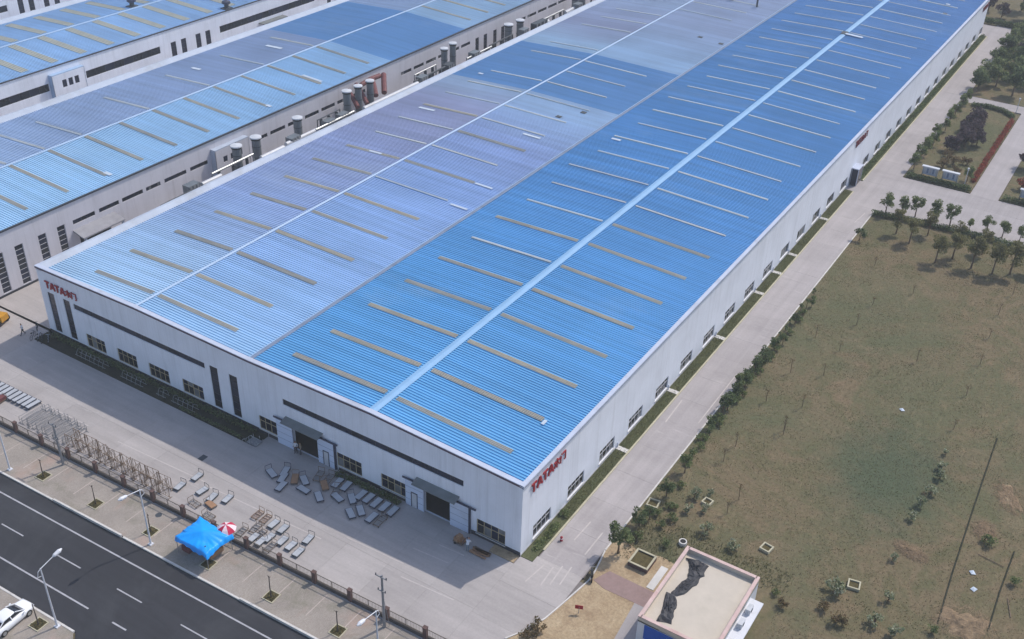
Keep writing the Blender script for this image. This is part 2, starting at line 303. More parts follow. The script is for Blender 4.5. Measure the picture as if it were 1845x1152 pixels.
for a, b in ((2.0, 103.3), (108.6, 207)):
    k = struct(put(None, 'kerb')); me = MB().box(.004, .996, -.1, .1, -.1, .1).mesh('kerb_stone', m_kerby); L = (b-a)/round((b-a)/1.5)
    for i in range(round((b-a)/1.5)): put(me, 'kerb_stone', k, (a+i*L, -1.52, 0), 0, (L, 1, 1))
k = struct(put(None, 'kerb')); me = MB().box(.004, .996, -.08, .08, -.1, .09).mesh('kerb_stone', m_kerbw)
for i in range(62): put(me, 'kerb_stone', k, (5.5+i*1.5, -6.68, 0), 0, (1.5, 1, 1))
cp = [(5.4, -6.7), (2.5, -7.2), (.95, -7.3), (-3.4, -6.6), (-5.6, -6.2), (-7.8, -5.4), (-9.6, -4.4)]
k = struct(put(None, 'kerb'))
for p, q in zip(cp, cp[1:]): MB().bar((*p, 0), (*q, 0), .14, .2).build('kerb_stone', m_kerbw, k)
m_lawn = soil('lawn_green', S(74, 80, 56), S(88, 92, 66), S(106, 106, 80), .9)
lawn = struct(MB().box(.02, 103.3, -1.42, -.02, -.15, .05).build('lawn_strip', m_lawn)); lawn2 = struct(MB().box(108.6, 207, -1.42, -.02, -.15, .05).build('lawn_strip', m_lawn))
m_bed = soil('bed_soil', S(46, 48, 42), S(58, 60, 50), S(70, 70, 58), 1.5); bed = struct(MB().box(-2.3, -.06, 33.8, 72, -.15, .06).build('planting_bed', m_bed)); bed2 = struct(MB().box(-1.15, -.02, .1, 3, -.15, .05).build('planting_bed', m_dirt))
fieldo = struct(MB().prism([(5.4, -6.76), (98.4, -6.76), (98.4, -120), (-40, -120), (-30, -30), (-3, -22), (-3, -14)], -.17, .0).build('field', m_field))
dirt = struct(MB().prism([(8.2, -6.76), (5.4, -6.76)]+[(a, b-.07) for a, b in cp[1:]]+[(-10.5, -6), (-14, -16), (-20, -30), (-3.2, -22), (-3.2, -14.6), (7.4, -14.6), (7.9, -12), (7.3, -9.5)], -.17, .012).build('dirt_ground', m_dirt))
isl = struct(MB().prism([(114.5, -6.9), (114.5, -18.1), (156, -18.1), (158.7, -16.8), (158.7, -6.9)], -.15, .06).build('garden_lawn', m_field))
isl2 = struct(MB().box(163, 217, -18.1, -6.9, -.15, .06).build('garden_lawn', m_field)); isl3 = struct(MB().box(114.5, 240, -70, -22.8, -.15, .06).build('garden_lawn', m_field))
struct(MB().prism([(xk(-8)+4.9, -8), (-13.6, -8), (-13.6, 72), (xk(72)+4.9, 72)], -.05, -.003).build('yard_edge', m_conc))

m_worn = mat('worn_paint', S(188, 181, 178), .8, .1, 2., grime=S(168, 160, 158))
for (ax, ay), (bx_, by) in (((5.0, -3.35), (8.3, -3.45)), ((3.8, -5.26), (7.6, -5.26)), ((-5.05, 9.5), (-4.75, 5.4)), ((-3.2, 7.7), (-3.05, 4.7)), ((-2.6, -2.2), (.4, -2.6)), ((-1.1, -5.2), (1.6, -5.0)), ((-1.6, -4.4), (1.2, -4.2)), ((-2.2, -3.7), (.6, -3.5)), ((-8.8, 8.2), (-8.4, 2.2)), ((-10.2, 47), (-9.6, 34)), ((-9.9, 33), (-9.2, 18)), ((-7.6, 16), (-7.3, 9)), ((28, -2.6), (33, -2.4)), ((92, -5.2), (96.5, -5.6)), ((30, -5.9), (42, -5.8)), ((-10.6, 66), (-10.2, 52))):
    d = Vector((bx_-ax, by-ay, 0)).normalized(); q = Vector((-d.y, d.x, 0))*.07
    struct(MB().prism([(ax-q.x, ay-q.y), (bx_-q.x, by-q.y), (bx_+q.x, by+q.y), (ax+q.x, ay+q.y)], .005, .009).build('floor_marking', m_worn))
# ------------------------------------------------------------ building kit
def wall(name, mt, parent, loc, rz, length, zt, openings, tops=None, depth=.22):
    """wall in the local x-z plane facing -y, with real openings (u0,u1,z0,z1); tops = [(u,z)...] roof line above zt"""
    us = sorted({0, length, *[v for o in openings for v in o[:2]]}); zs = sorted({0, zt, *[v for o in openings for v in o[2:4]]}); b = MB()
    for a, c in zip(us, us[1:]):
        for d, e in zip(zs, zs[1:]):
            if not any(o[0] <= a and c <= o[1] and o[2] <= d and e <= o[3] for o in openings): b.quad((a, 0, d), (c, 0, d), (c, 0, e), (a, 0, e))
    for u0, u1, z0, z1 in openings:
        b.quad((u0, 0, z0), (u0, depth, z0), (u0, depth, z1), (u0, 0, z1)); b.quad((u1, 0, z0), (u1, 0, z1), (u1, depth, z1), (u1, depth, z0))
        b.quad((u0, 0, z1), (u0, depth, z1), (u1, depth, z1), (u1, 0, z1)); b.quad((u0, 0, z0), (u1, 0, z0), (u1, depth, z0), (u0, depth, z0))
    if tops:
        for (a, za), (c, zc) in zip(tops, tops[1:]): b.quad((a, 0, zt), (c, 0, zt), (c, 0, zc), (a, 0, za))
    return b.build(name, mt, parent, loc, rz)
_wc = {}
def window(parent, loc, rz, wd, ht, cols, rows=None, fm=m_frame, gm=(m_glass,), fw=.07, sill=None, pale_share=0., name='window'):
    """frame = the part; panes and sill are its sub-parts. local x along the wall, faces -y; loc = lower left corner"""
    rows = rows or [1.]
    key = (wd, ht, cols, tuple(rows), fm.name)
    if key not in _wc:
        f = MB().box(0, wd, .08, .16, 0, fw).box(0, wd, .08, .16, ht-fw, ht).box(0, fw, .081, .159, fw, ht-fw).box(wd-fw, wd, .081, .159, fw, ht-fw); cw = wd/cols
        for i in range(1, cols): f.box(i*cw-fw/2, i*cw+fw/2, .09, .15, fw, ht-fw)
        zz = [0]
        for r in rows: zz.append(zz[-1]+r*ht)
        for z in zz[1:-1]: f.box(fw, wd-fw, .085, .155, z-fw/2, z+fw/2)
        pn = {g.name: [MB().box(0, cw-fw, .115, .125, 0, (zz[j+1]-zz[j])-fw).mesh('pane', g) for j in range(len(rows))] for g in (m_glass, m_glass2, m_glassn)}
        _wc[key] = (f.mesh('window', fm), pn, zz, cw, MB().box(-.08, wd+.08, -.09, .08, -.09, -.005).mesh('sill', sill or m_kerbw))
    fmsh, pn, zz, cw, sm = _wc[key]
    w_ = put(fmsh, name, parent, loc, rz)
    for i in range(cols):
        for j in range(len(rows)):
            g = m_glass2 if random.random() < pale_share else random.choice(gm)
            put(pn[g.name][j], 'pane', w_, (i*cw+fw/2, 0, zz[j]+fw/2))
    if sill: put(sm, 'sill', w_)
    return w_
def slope(name, mt, parent, x0, x1, ya, za, yb, zb, pitch=.4, h=.09, thick=True):
    """ribbed roof sheeting; ribs run from edge a to edge b"""
    prof = [(0, 0), (.52, 0), (.62, h), (.9, h)]; xs = []; hs = []
    n = int(round((x1-x0)/pitch)); p = (x1-x0)/n
    for i in range(n):
        for a, b in prof: xs.append(x0+(i+a)*p); hs.append(b)
    xs.append(x1); hs.append(0); k = len(xs); b = MB()
    b.v = [(x, ya, za+q) for x, q in zip(xs, hs)]+[(x, yb, zb+q) for x, q in zip(xs, hs)]
    b.f = [(i, i+1, k+i+1, k+i) if yb > ya else (i+1, i, k+i, k+i+1) for i in range(k-1)]
    return b.build(name, mt, parent)
def zline(pts):
    def f(y):
        for (a, za), (b, zb) in zip(pts, pts[1:]):
            if a <= y <= b: return za+(zb-za)*(y-a)/(b-a)
        return pts[-1][1]
    return f
def roofstrip(x0, x1, ya, yb, f, up=.09, th=.06, n=1):   # a flat strip lying on the roof from ya to yb
    b = MB()
    for i in range(n):
        a = ya+(yb-ya)*i/n; c = ya+(yb-ya)*(i+1)/n; za, zc = f(a)+up, f(c)+up
        b.add([(x0, a, za), (x1, a, za), (x1, c, zc), (x0, c, zc), (x0, a, za-th), (x1, a, za-th), (x1, c, zc-th), (x0, c, zc-th)], [(0, 1, 2, 3), (4, 7, 6, 5), (0, 4, 5, 1), (1, 5, 6, 2), (2, 6, 7, 3), (3, 7, 4, 0)])
    return b
def sheetlight(wd, ya, yb, f):           # translucent sheet: three ribs wide, same profile as the roof
    b = MB()
    for k in range(3):
        roof = roofstrip(k*wd/3, (k+1)*wd/3-.1, ya, yb, f, .125, .1); b.add(roof.v, roof.f)
        rr = roofstrip((k+1)*wd/3-.1, (k+1)*wd/3, ya, yb, f, .18, .14); b.add(rr.v, rr.f)
    return b
def glyph(ch, s):                         # stroke letters in the x-z plane, depth towards -y; size s
    t = .2*s; b = MB(); d = .1
    def st(x0, z0, x1, z1, w=t):
        a = Vector((x0*s, 0, z0*s)); c = Vector((x1*s, 0, z1*s)); q = (c-a).normalized(); nn = Vector((-q.z, 0, q.x))*w/2
        p = [a-nn, c-nn, c+nn, a+nn]; b.add([(v.x, -d, v.z) for v in p]+[(v.x, 0, v.z) for v in p], [(0, 1, 2, 3), (0, 4, 5, 1), (1, 5, 6, 2), (2, 6, 7, 3), (3, 7, 4, 0)])
    if ch == 'T': st(0, .92, .8, .92); st(.4, 0, .4, .84)
    if ch == 'A': st(.02, 0, .4, 1.); st(.82, 0, .44, 1.); st(.22, .3, .62, .3, .13*s)
    if ch == 'mu': st(.02, .7, .98, .7, .12*s); st(.5, 0, .5, 1, .13*s); st(.46, .62, .06, .12, .12*s); st(.54, .62, .94, .12, .12*s)
    if ch == 'men': st(.1, 0, .1, .78, .12*s); st(.14, 1, .3, .84, .12*s); st(.4, .9, .94, .9, .12*s); st(.9, .04, .9, .86, .12*s); st(.72, .06, .86, .06, .1*s)
    return b
def sign(parent, loc, rz, s, mt, gap=1.0):
    rail = MB().box(0, 6*s*gap, -.02, .02, .42*s, .48*s).build('sign', m_coping, parent, loc, rz); x = 0
    for ch in ('T', 'A', 'T', 'A', 'mu', 'men'): glyph(ch, s).build('letter', mt, rail, (x, -.03, 0)); x += s*gap*(1.06 if ch in ('mu', 'men') else .93)
    return rail

# ------------------------------------------------------------ main factory hall
W, L = 71.64, 207.
YV, Y1, Y2 = 35.5, 18.5, 53.8
RF = [(0, 9.15), (Y1, 9.95), (YV, 9.72), (Y2, 10.1), (W, 9.45)]; rz_ = zline(RF)
hall = thing('factory_hall', 'long white factory hall in front, blue roofs, red sign letters at its corners', 'factory')
FR, RT = -math.pi/2, 0.
U = lambda y: W-y
fw_win = [(64.25, .7), (58.58, .7), (52.98, .7), (47.27, .7), (35.0, .62), (23.6, .55), (17.53, .5), (5.28, .45)]
tall = [70.4, 67.45, 42.1, 39.05]; strips = [(65.5, 42.9), (30.95, 6.9)]; doors = [(29.75, 26.1), (11.75, 8.42)]
op = [(U(y), U(y)+3.45, z, z+1.9) for y, z in fw_win]+[(U(y), U(y)+1.25, .75, 6.55) for y in tall]+[(U(a), U(b), 5.7, 6.5) for a, b in strips]+[(U(a), U(b), .0, 3.3) for a, b in doors]
wall('front_wall', m_wall, hall, (0, W, 0), FR, W, 8.6, op, [(U(y), z+.12) for y, z in reversed(RF)])
for y, z in fw_win: window(hall, (0, y, z), FR, 3.45, 1.9, 4, [.62, .38], m_frame, (m_glass, m_glass, m_glassn), .08, m_kerbw, .12)
for y in tall: window(hall, (0, y, .75), FR, 1.25, 5.8, 1, [1/6]*6, m_mull, (m_glassn, m_glass), .06)
for a, b in strips: window(hall, (0, a, 5.7), FR, a-b, .8, 15, None, m_mull, (m_glassn, m_glass), .05)
MB().box(0, U(33.8), -.05, -.003, -.1, .58).build('plinth', m_plinth, hall, (0, W, 0), FR)
for a, b in ((33.7, 32.2), (23.4, 14.3), (5.9, 0)): MB().box(0, a-b, -.05, -.003, -.1, .5).build('plinth', m_plinth, hall, (0, a, 0), FR)
rx = [2.35+7*k for k in range(15)]+[112.6+7*k for k in range(14)]
wall('side_wall', m_wall, hall, (0, 0, 0), RT, L, 8.6, [(x, x+3.5, .48, 2.22) for x in rx]+[(105.2, 108, 0, 3.1)], [(0, 9.2), (L, 9.2)])
for i, x in enumerate(rx):
    near = x < 70
    window(hall, (x, 0, .48), RT, 3.5, 1.74, 4 if near else 3, [.62, .38] if near else None, m_framew, (m_glass, m_glassn), .08, m_kerbw, .2 if near else .3)
MB().box(0, L, -.03, 0, -.1, .22).build('plinth', m_wall2, hall)
wall('back_wall', m_wall, hall, (L, 0, 0), math.pi/2, W, 8.6, [], [(y, z+.1) for y, z in RF])
wall('left_wall', m_wall2, hall, (L, W, 0), math.pi, L, 8.6, [], [(0, 9.45), (L, 9.45)])
MB().box(.25, L-.2, .25, W-.2, -.1, -.005).build('floor', m_inside, hall)
MB().box(14, 14.2, .3, W-.3, 0, 8.6).build('partition', m_inside, hall)
# roof
slope('roof_slope', m_roofb, hall, 0, L, 0, 9.15, Y1, 9.95); slope('roof_slope', m_roofb, hall, 0, L, Y1, 9.95, YV, 9.72)
for x0, x1, ma, mb in ((0, 88, m_roofq, m_roofp), (88, 112, m_roofn, m_roofn), (112, L, m_roofq, m_roofp)):
    slope('roof_slope', ma, hall, x0, x1, YV, 9.72, Y2, 10.1); slope('roof_slope', mb, hall, x0, x1, Y2, 10.1, W-1.2, 9.5)
def ridge(parent, mt, y, f, x0, x1, hw, name='ridge_cap'):
    b = MB(); zr = f(y)+.2
    b.add([(x0, y-hw, f(y-hw)+.1), (x1, y-hw, f(y-hw)+.1), (x1, y, zr), (x0, y, zr), (x0, y+hw, f(y+hw)+.1), (x1, y+hw, f(y+hw)+.1)], [(0, 1, 2, 3), (3, 2, 5, 4)])
    return b.build(name, mt, parent)
ridge(hall, m_ridge, Y1, rz_, 0, 154.2, .5); ridge(hall, m_ridge, Y1, rz_, 156.6, L, .5); ridge(hall, m_ridge2, Y2, rz_, 0, L, .22)
MB().box(0, L, YV-.2, YV+.2, 9.6, 9.84).build('valley_gutter', m_gut, hall)
for k in (.3,): MB().box(0, L, YV+k-.05, YV+k+.05, 9.7, 9.9).build('gutter_flashing', m_ridge2, hall)
# parapet on the left eave, copings, front fascias, painted side-eave shade line
MB().add([(0, W-1.25, 9.42), (L, W-1.25, 9.42), (L, W-.35, 9.95), (0, W-.35, 9.95), (L, W+.05, 9.95), (0, W+.05, 9.95), (L, W+.05, 9.3), (0, W+.05, 9.3)], [(0, 1, 2, 3), (3, 2, 4, 5), (5, 4, 6, 7), (0, 3, 5, 7)]).build('parapet', m_par, hall)
b = MB(); f_ = MB()
for (ya, za), (yb, zb) in zip(RF, RF[1:]):
    if yb > W-.1: zb = 9.8
    for mbx, (xa, xb, q0, q1) in ((b, (-.16, .42, .1, .2)), (f_, (-.13, -.004, -.16, .095))):
        mbx.add([(xa, ya, za+q0), (xb, ya, za+q0), (xb, yb, zb+q0), (xa, yb, zb+q0), (xa, ya, za+q1), (xb, ya, za+q1), (xb, yb, zb+q1), (xa, yb, zb+q1)], [(0, 3, 2, 1), (4, 5, 6, 7), (0, 1, 5, 4), (1, 2, 6, 5), (2, 3, 7, 6), (3, 0, 4, 7)])
b.build('coping', m_coping, hall); f_.build('fascia_and_shade', m_fascia, hall)
MB().box(-.16, L, -.22, .28, 9.12, 9.34).build('eave_gutter', m_coping, hall); MB().box(-.1, L, -.12, -.003, 8.9, 9.1).build('fascia_and_shade', m_gut, hall)  # grey strip below the gutter stands in for the eave's shadow line
# roof lights, one per bay and slope
bays = [3.1+6*k if k < 2 else 9.1+7*(k-1) for k in range(29)]
sl = [(3.5, 17.7, 0), (19.3, 32.2, 0), (40.4, 53.3, 1), (54.4, 65.3, 2)]
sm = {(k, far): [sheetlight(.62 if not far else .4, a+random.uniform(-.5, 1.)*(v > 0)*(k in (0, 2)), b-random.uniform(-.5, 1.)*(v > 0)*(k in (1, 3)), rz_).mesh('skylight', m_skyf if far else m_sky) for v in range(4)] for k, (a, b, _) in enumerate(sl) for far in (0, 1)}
for i, x in enumerate(bays):
    for k in range(4):
        if k >= 2 and i > 13 and random.random() < .3: continue
        put(random.choice(sm[(k, int(x+random.uniform(-28, 28) > (42 if k < 2 else 62)))]), 'skylight', hall, (x+.15+random.uniform(-.12, .12), 0, random.uniform(0, .01)))
for x, y, dx, dy in ((90.6, 65.4, .5, 1.), (70.5, 61.8, .6, 3.2), (70.8, 41.2, .6, 3.2), (77.8, 30.4, .6, 1.6), (51.2, 57.7, .4, 2.4), (51.2, 37.4, .4, 3.), (43.6, 36.6, .4, 2.8), (8.9, 3.1, .8, .35), (192.3, 6., .7, .9)):
    roofstrip(x, x+dx, y, y+dy, rz_, .2, .05).build('repair_patch', m_patch, hall)
roofstrip(154.2, 155.1, 14.6, 18.2, rz_, .34, .05).build('loose_flashing', m_patch, hall); roofstrip(154.4, 156.4, 18., 19.2, rz_, .24, .06).build('ridge_gap', m_ductd, hall)
for x, y in ((84.6, 40.6), (80.4, 43.0), (184.6, 4.8), (133.3, 36.4), (134.4, 41.4)): roofstrip(x, x+.8, y, y+.9, rz_, .2, .07).build('repair_patch', m_ductd, hall)
# sliding doors, rails, canopies
for (a, b), wick in zip(doors, (1, 0)):
    MB().box(0, 9.2, -.28, -.16, 3.5, 3.66).build('door_rail', m_steel, hall, (0, a+2.7, 0), FR)
    for q in range(2):
        y0 = a+2.35 if q == 0 else b
        leaf_ = MB().box(0, 2.3, -.24, -.12, .03, 3.46).build('sliding_door', m_door, hall, (0, y0, 0), FR)
        for z in (.9, 1.75, 2.6): MB().box(.02, 2.28, -.255, -.241, z, z+.03).build('door_seam', m_gut, leaf_)
        MB().box(0, .08, -.26, -.11, .0, 3.5).build('door_edge', m_steel if (q == 1) else m_coping, leaf_, (2.3 if q == 1 else 2.3, 0, 0))
        if q == wick:
            f = MB().box(.75, .82, -.3, -.242, .1, 2.0).box(1.5, 1.57, -.3, -.242, .1, 2.0).box(.75, 1.57, -.31, -.243, 2.0, 2.07).build('wicket_door', m_steel, leaf_)
            MB().box(.83, 1.49, -.26, -.243, .12, 1.98).build('wicket_panel', m_framew, leaf_)
    c = MB().add([(0, -1.0, 3.9), (5.4, -1.0, 3.9), (5.4, 0, 4.2), (0, 0, 4.2), (0, -1.0, 3.84), (5.4, -1.0, 3.84), (5.4, 0, 4.12), (0, 0, 4.12)], [(0, 1, 2, 3), (4, 7, 6, 5), (0, 4, 5, 1), (1, 5, 6, 2), (2, 6, 7, 3), (3, 7, 4, 0)]).build('canopy', m_can, hall, (0, a+1.0, 0), FR)
    for u in (.4, 2.8, 5.2): MB().bar((u, -.9, 3.85), (u, -.02, 3.5), .06).build('canopy_strut', m_steel, c)
MB().box(0, .08, -.2, -.01, 0, 3.5).build('downpipe', m_steel, hall, (0, 6.05, 0), FR); MB().box(0, .08, -.2, -.01, 0, 3.5).build('downpipe', m_steel, hall, (0, 23.7, 0), FR)
sign(hall, (1.5, -.03, 7.15), RT, 1.15, m_red, 1.0); sign(hall, (104.3, -.03, 7.1), RT, 1.15, m_brown); sign(hall, (200.2, -.03, 7.1), RT, 1.1, m_brown)
sign(hall, (-.03, 70.3, 7.25), FR, 1.02, m_red)
d_ = MB().box(105.6, 108.2, -1.2, .0, 2.95, 3.1).box(105.6, 105.7, -1.2, -1.1, 0, 2.95).box(108.1, 108.2, -1.2, .0, 0, 2.95).box(105.6, 105.7, -.1, 0, 0, 2.95).build('porch', m_coping, hall)
MB().box(105.63, 105.67, -1.1, -.1, .05, 2.95).build('pane', m_glassn, d_); MB().box(105.7, 108.1, -1.17, -1.13, .05, 2.95).build('pane', m_glassn, d_)
for i, x in enumerate((20.6, 34, 48.5, 62.4, 69.4, 76, 90.4)):
    a = tag(MB().box(-.35, .35, -1.4, -.05, .0, .09).build('drain_apron', m_kerbw, None, (x, 0, 0)), SN[i]+' pale concrete drain apron from the near corner, in the lawn under the side wall', 'apron', 'drain aprons along the side wall')
    MB().tube([(0, -.1, .05), (0, -.1, .75)], .07).build('drain_pipe', m_coping, a)

# ------------------------------------------------------------ neighbouring halls
def seg(a, b, wd, gapw):
    out = []; x = a
    while x+wd <= b+.1: out.append((x, x+wd)); x += wd+gapw
    return out
h2 = thing('factory_hall', 'pale factory hall behind the chimneys, sky blue roof with one darker blue square', 'factory', (0, 0, 0))
B0, B1, YB, YR, YE = -9., 216., 84., 99.6, 117.2
R2f = zline([(YB, 9.1), (YR, 9.95), (YE, 9.15)])
st2 = [(14.6, 18.4), (19.15, 22.7), (23.3, 27.2), (27.8, 30.6), (31.4, 35.8), (36.6, 40.3)]+seg(50.2, 80, 3.6, .7)+seg(90.4, 114.3, 3.3, .75)+seg(132, 205, 3.8, .75)
tl2 = [-4.8, -1.7, 2.05, 5.15, 8.85, 11.95]; tl2b = [115.9, 119., 122.7, 125.8]
op = [(a-B0, b-B0, 5.65, 6.3) for a, b in st2]+[(a-B0, a-B0+1.3, .4, 6.35) for a in tl2+tl2b]+[(15.2-B0, 20.6-B0, 0, 3.7)]
wall('front_wall', m_wall2, h2, (B0, YB, 0), 0, B1-B0, 8.6, op, [(0, 9.2), (B1-B0, 9.2)])
for a, b in st2: window(h2, (a, YB, 5.65), 0, round(b-a, 2), .65, 5 if a < 80 else 3, None, m_mull, (m_glassn, m_glass), .05, None, .06)
for a in tl2+tl2b: window(h2, (a, YB, .4), 0, 1.3, 5.95, 1, [1/8]*8, m_framew if a < 100 else m_mull, (m_glassn, m_glass), .06)
wall('gable_wall', m_wall2, h2, (B0, YE, 0), FR, YE-YB, 8.6, [], [(0, 9.2), (YE-YR, 9.95), (YE-YB, 9.2)])
wall('rear_wall', m_wall2, h2, (B1, YE, 0), math.pi, B1-B0, 8.6, [], [(0, 9.7), (B1-B0, 9.7)])
wall('gable_wall', m_wall2, h2, (B1, YB, 0), math.pi/2, YE-YB, 8.6, [], [(0, 9.2), (YR-YB, 9.95), (YE-YB, 9.2)])
for x0, x1, ma, mb in ((B0, 88, m_roof2a, m_roof2b), (88, 112.4, m_roofn, m_roofn), (112.4, B1, m_roof2a, m_roof2b)):
    slope('roof_slope', ma, h2, x0, x1, YB, 9.1, YR, 9.95); slope('roof_slope', mb, h2, x0, x1, YR, 9.95, YE-1.4, 9.22)
ridge(h2, m_ridge2, YR, R2f, B0, B1, .25)
MB().box(B0, B1, YB-.18, YB+.1, 9.1, 9.3).build('eave_gutter', m_mull, h2)
MB().add([(B0, YE-1.5, 9.18), (B1, YE-1.5, 9.18), (B1, YE-.4, 9.75), (B0, YE-.4, 9.75), (B1, YE, 9.75), (B0, YE, 9.75), (B1, YE, 9), (B0, YE, 9)], [(0, 1, 2, 3), (3, 2, 4, 5), (5, 4, 6, 7)]).build('parapet', m_par, h2)
MB().box(B0, B1, YB-.06, YB-.003, -.1, .3).build('plinth', m_plinth, h2)
s2 = [sheetlight(.62, YB+2.6, YR-.4, R2f).mesh('skylight', m_sky), sheetlight(.5, YR+.6, YE-6, R2f).mesh('skylight', m_skyf)]
for k in range(-3, 28):
    x = 16.2+6.75*k
    if 88 < x < 112: continue
    put(s2[0], 'skylight', h2, (x, 0, 0))
    if k % 2 == 0 or k < 3: put(s2[1], 'skylight', h2, (x, 0, 0))
for x, y, dx, dy in ((71, 87, .5, 4.5), (56.9, 86, .6, 1.), (23.4, 86, .6, 1.4), (79, 104, .8, 4), (62, 108, .7, 2.2)): roofstrip(x, x+dx, y, y+dy, R2f, .2, .05).build('repair_patch', m_patch, h2)
c = MB().add([(14.3, YB-2.2, 4.3), (21.6, YB-2.2, 4.3), (21.6, YB, 4.9), (14.3, YB, 4.9), (14.3, YB-2.2, 4.1), (21.6, YB-2.2, 4.1), (21.6, YB, 4.6), (14.3, YB, 4.6)], [(0, 1, 2, 3), (4, 7, 6, 5), (0, 4, 5, 1), (1, 5, 6, 2), (2, 6, 7, 3), (3, 7, 4, 0)]).build('canopy', mat('canopy_grey', S(150, 150, 156), .7, .15, .8, grime=S(110, 108, 108)), h2)
for x in (14.6, 21.2): MB().box(x, x+.3, YB-2.1, YB-1.8, 0, 4.1).build('canopy_post', m_par, c)
bx = wall('bay', m_wall2, h2, (41.1, YB-1, 0), 0, 7.4, 7.6, [(1.6, 2.5, 5.2, 6.2), (3.2, 4.1, 5.2, 6.2), (4.9, 5.8, 5.2, 6.2)])
MB().box(0, 7.4, 0, .98, 7.6, 7.75).box(-.02, .1, 0, .98, 0, 7.6).box(7.3, 7.42, 0, .98, 0, 7.6).build('bay_roof', m_par, bx)
for u in (1.6, 3.2, 4.9): MB().box(u, u+.9, .1, .14, 5.2, 6.2).build('pane', m_glassn, bx)

h3 = thing('factory_hall', 'upper left factory hall with ribbon windows and dark vents on its blue roof', 'factory')
C0, C1, ZB, ZR, ZE = -20., 240., 130.4, 145., 160.
R3f = zline([(ZB, 9.55), (ZR, 10.2), (ZE, 9.6)])
st3 = [(20, 46.4), (54.6, 72.5), (88.7, 118.3), (136, 170)]; tl3 = [75.3, 78, 81.95, 84.65, 122.6, 125.2, 129, 131.8]
wall('front_wall', m_wall, h3, (C0, ZB, 0), 0, C1-C0, 9., [(a-C0, b-C0, 5.5, 6.9) for a, b in st3]+[(a-C0, a-C0+1.35, 3.2, 6.9) for a in tl3], [(0, 9.6), (C1-C0, 9.6)])
for a, b in st3: window(h3, (a, ZB, 5.5), 0, round(b-a, 2), 1.4, int((b-a)/2), None, m_mull, (m_glassn, m_glass), .06)
for a in tl3: window(h3, (a, ZB, 3.2), 0, 1.35, 3.7, 1, [.25]*4, m_mull, (m_glassn,), .06)
slope('roof_slope', m_roof3, h3, C0, C1, ZB, 9.55, ZR, 10.2); slope('roof_slope', m_roof3, h3, C0, C1, ZR, 10.2, ZE-1.4, 9.65)
wall('rear_wall', m_wall, h3, (C1, ZE, 0), math.pi, C1-C0, 9., [], [(0, 10.2), (C1-C0, 10.2)]); wall('gable_wall', m_wall, h3, (C0, ZE, 0), FR, ZE-ZB, 9., [], [(0, 9.6), (15, 10.2), (29.6, 9.6)])
ridge(h3, m_ridge2, ZR, R3f, C0, C1, .25); MB().box(C0, C1, ZB-.15, ZB+.1, 9.55, 9.72).build('eave_gutter', m_mull, h3)
MB().add([(C0, ZE-1.6, 9.6), (C1, ZE-1.6, 9.6), (C1, ZE-.5, 10.2), (C0, ZE-.5, 10.2), (C1, ZE, 10.2), (C0, ZE, 10.2), (C1, ZE, 9), (C0, ZE, 9)], [(0, 1, 2, 3), (3, 2, 4, 5), (5, 4, 6, 7)]).build('parapet', m_par, h3)
s3 = [sheetlight(1.5, ZB+1.6, ZR-.6, R3f).mesh('skylight', m_skyy), sheetlight(1.5, ZR+1, ZE-3, R3f).mesh('skylight', m_skyy)]
for k in range(-4, 22): put(s3[0], 'skylight', h3, (49+6.4*k, 0, 0)); put(s3[1], 'skylight', h3, (51+6.4*k, 0, 0))
bx = wall('bay', m_wall, h3, (46.6, ZB-1, 0), 0, 7.1, 8.3, [(2+1.35*i, 2.95+1.35*i, 5.7, 7.1) for i in range(3)])
MB().box(0, 7.1, 0, .98, 8.3, 8.42).box(-.02, .1, 0, .98, 0, 8.3).box(7., 7.12, 0, .98, 0, 8.3).build('bay_roof', m_ridge2, bx)
for i in range(3): MB().box(2+1.35*i, 2.95+1.35*i, .1, .14, 5.7, 7.1).build('pane', m_glassn, bx)
MB().box(100, 107.5, ZB-1.6, ZB, 4.7, 4.9).build('canopy', m_can, h3)
h4 = thing('factory_hall', 'farthest white factory wall with dark tall windows in the top left corner', 'factory')
tl4 = [68.4, 70.95, 74.6, 77.2, 58, 55.4]
wall('front_wall', m_wall, h4, (-20, 168, 0), 0, 240, 12.5, [(a+20, a+21.3, 7.5, 10.6) for a in tl4]+[(62-20+22, 85.8, 8.7, 10), (64, 74, 8.7, 10)])
for a in tl4: window(h4, (a, 168, 7.5), 0, 1.3, 3.1, 1, [.25]*4, m_mull, (m_glassn,), .06)
window(h4, (44, 168, 8.7), 0, 21.8, 1.3, 10, None, m_mull, (m_glassn,), .06)
slope('roof_slope', m_roof3, h4, -20, 220, 168, 12.5, 186, 13.2)
for (x, y), lb in (((80.3, 146.6), 'dark roof turbine vent on the ridge of the upper left hall'), ((92.4, 131.6), 'dark roof vent at the eave of the upper left hall')):
    v = thing('roof_vent', lb, 'roof vent', (x, y, R3f(y)), 0, 'roof vents')
    MB().tube([(0, 0, 0), (0, 0, .9)], [.5, .45], 10).build('vent_pipe', m_ductd, v); MB().tube([(0, 0, .9), (0, 0, 1.1), (0, 0, 1.5), (0, 0, 1.75)], [.6, .95, .9, .3], 12).build('vent_head', m_steel, v); MB().box(-1.1, .9, -.9, .7, -.02, .22).build('vent_curb', m_ductd, v)
for (x, y), lb in (((163.6, 46.8), 'thin dark mast near the sooty patch on the far roof'), ((162.4, 40.6), 'bent dark flue standing on the far end of the pale roof')):
    v = thing('roof_flue', lb, 'flue', (x, y, rz_(y)))
    MB().tube([(0, 0, 0), (0, 0, 2.2)], .22).build('flue_pipe', m_ductd, v); MB().tube([(0, 0, 2.2), (.1, -.5, 2.5), (.1, -1., 2.3)], .28).build('flue_elbow', m_ductd, v)

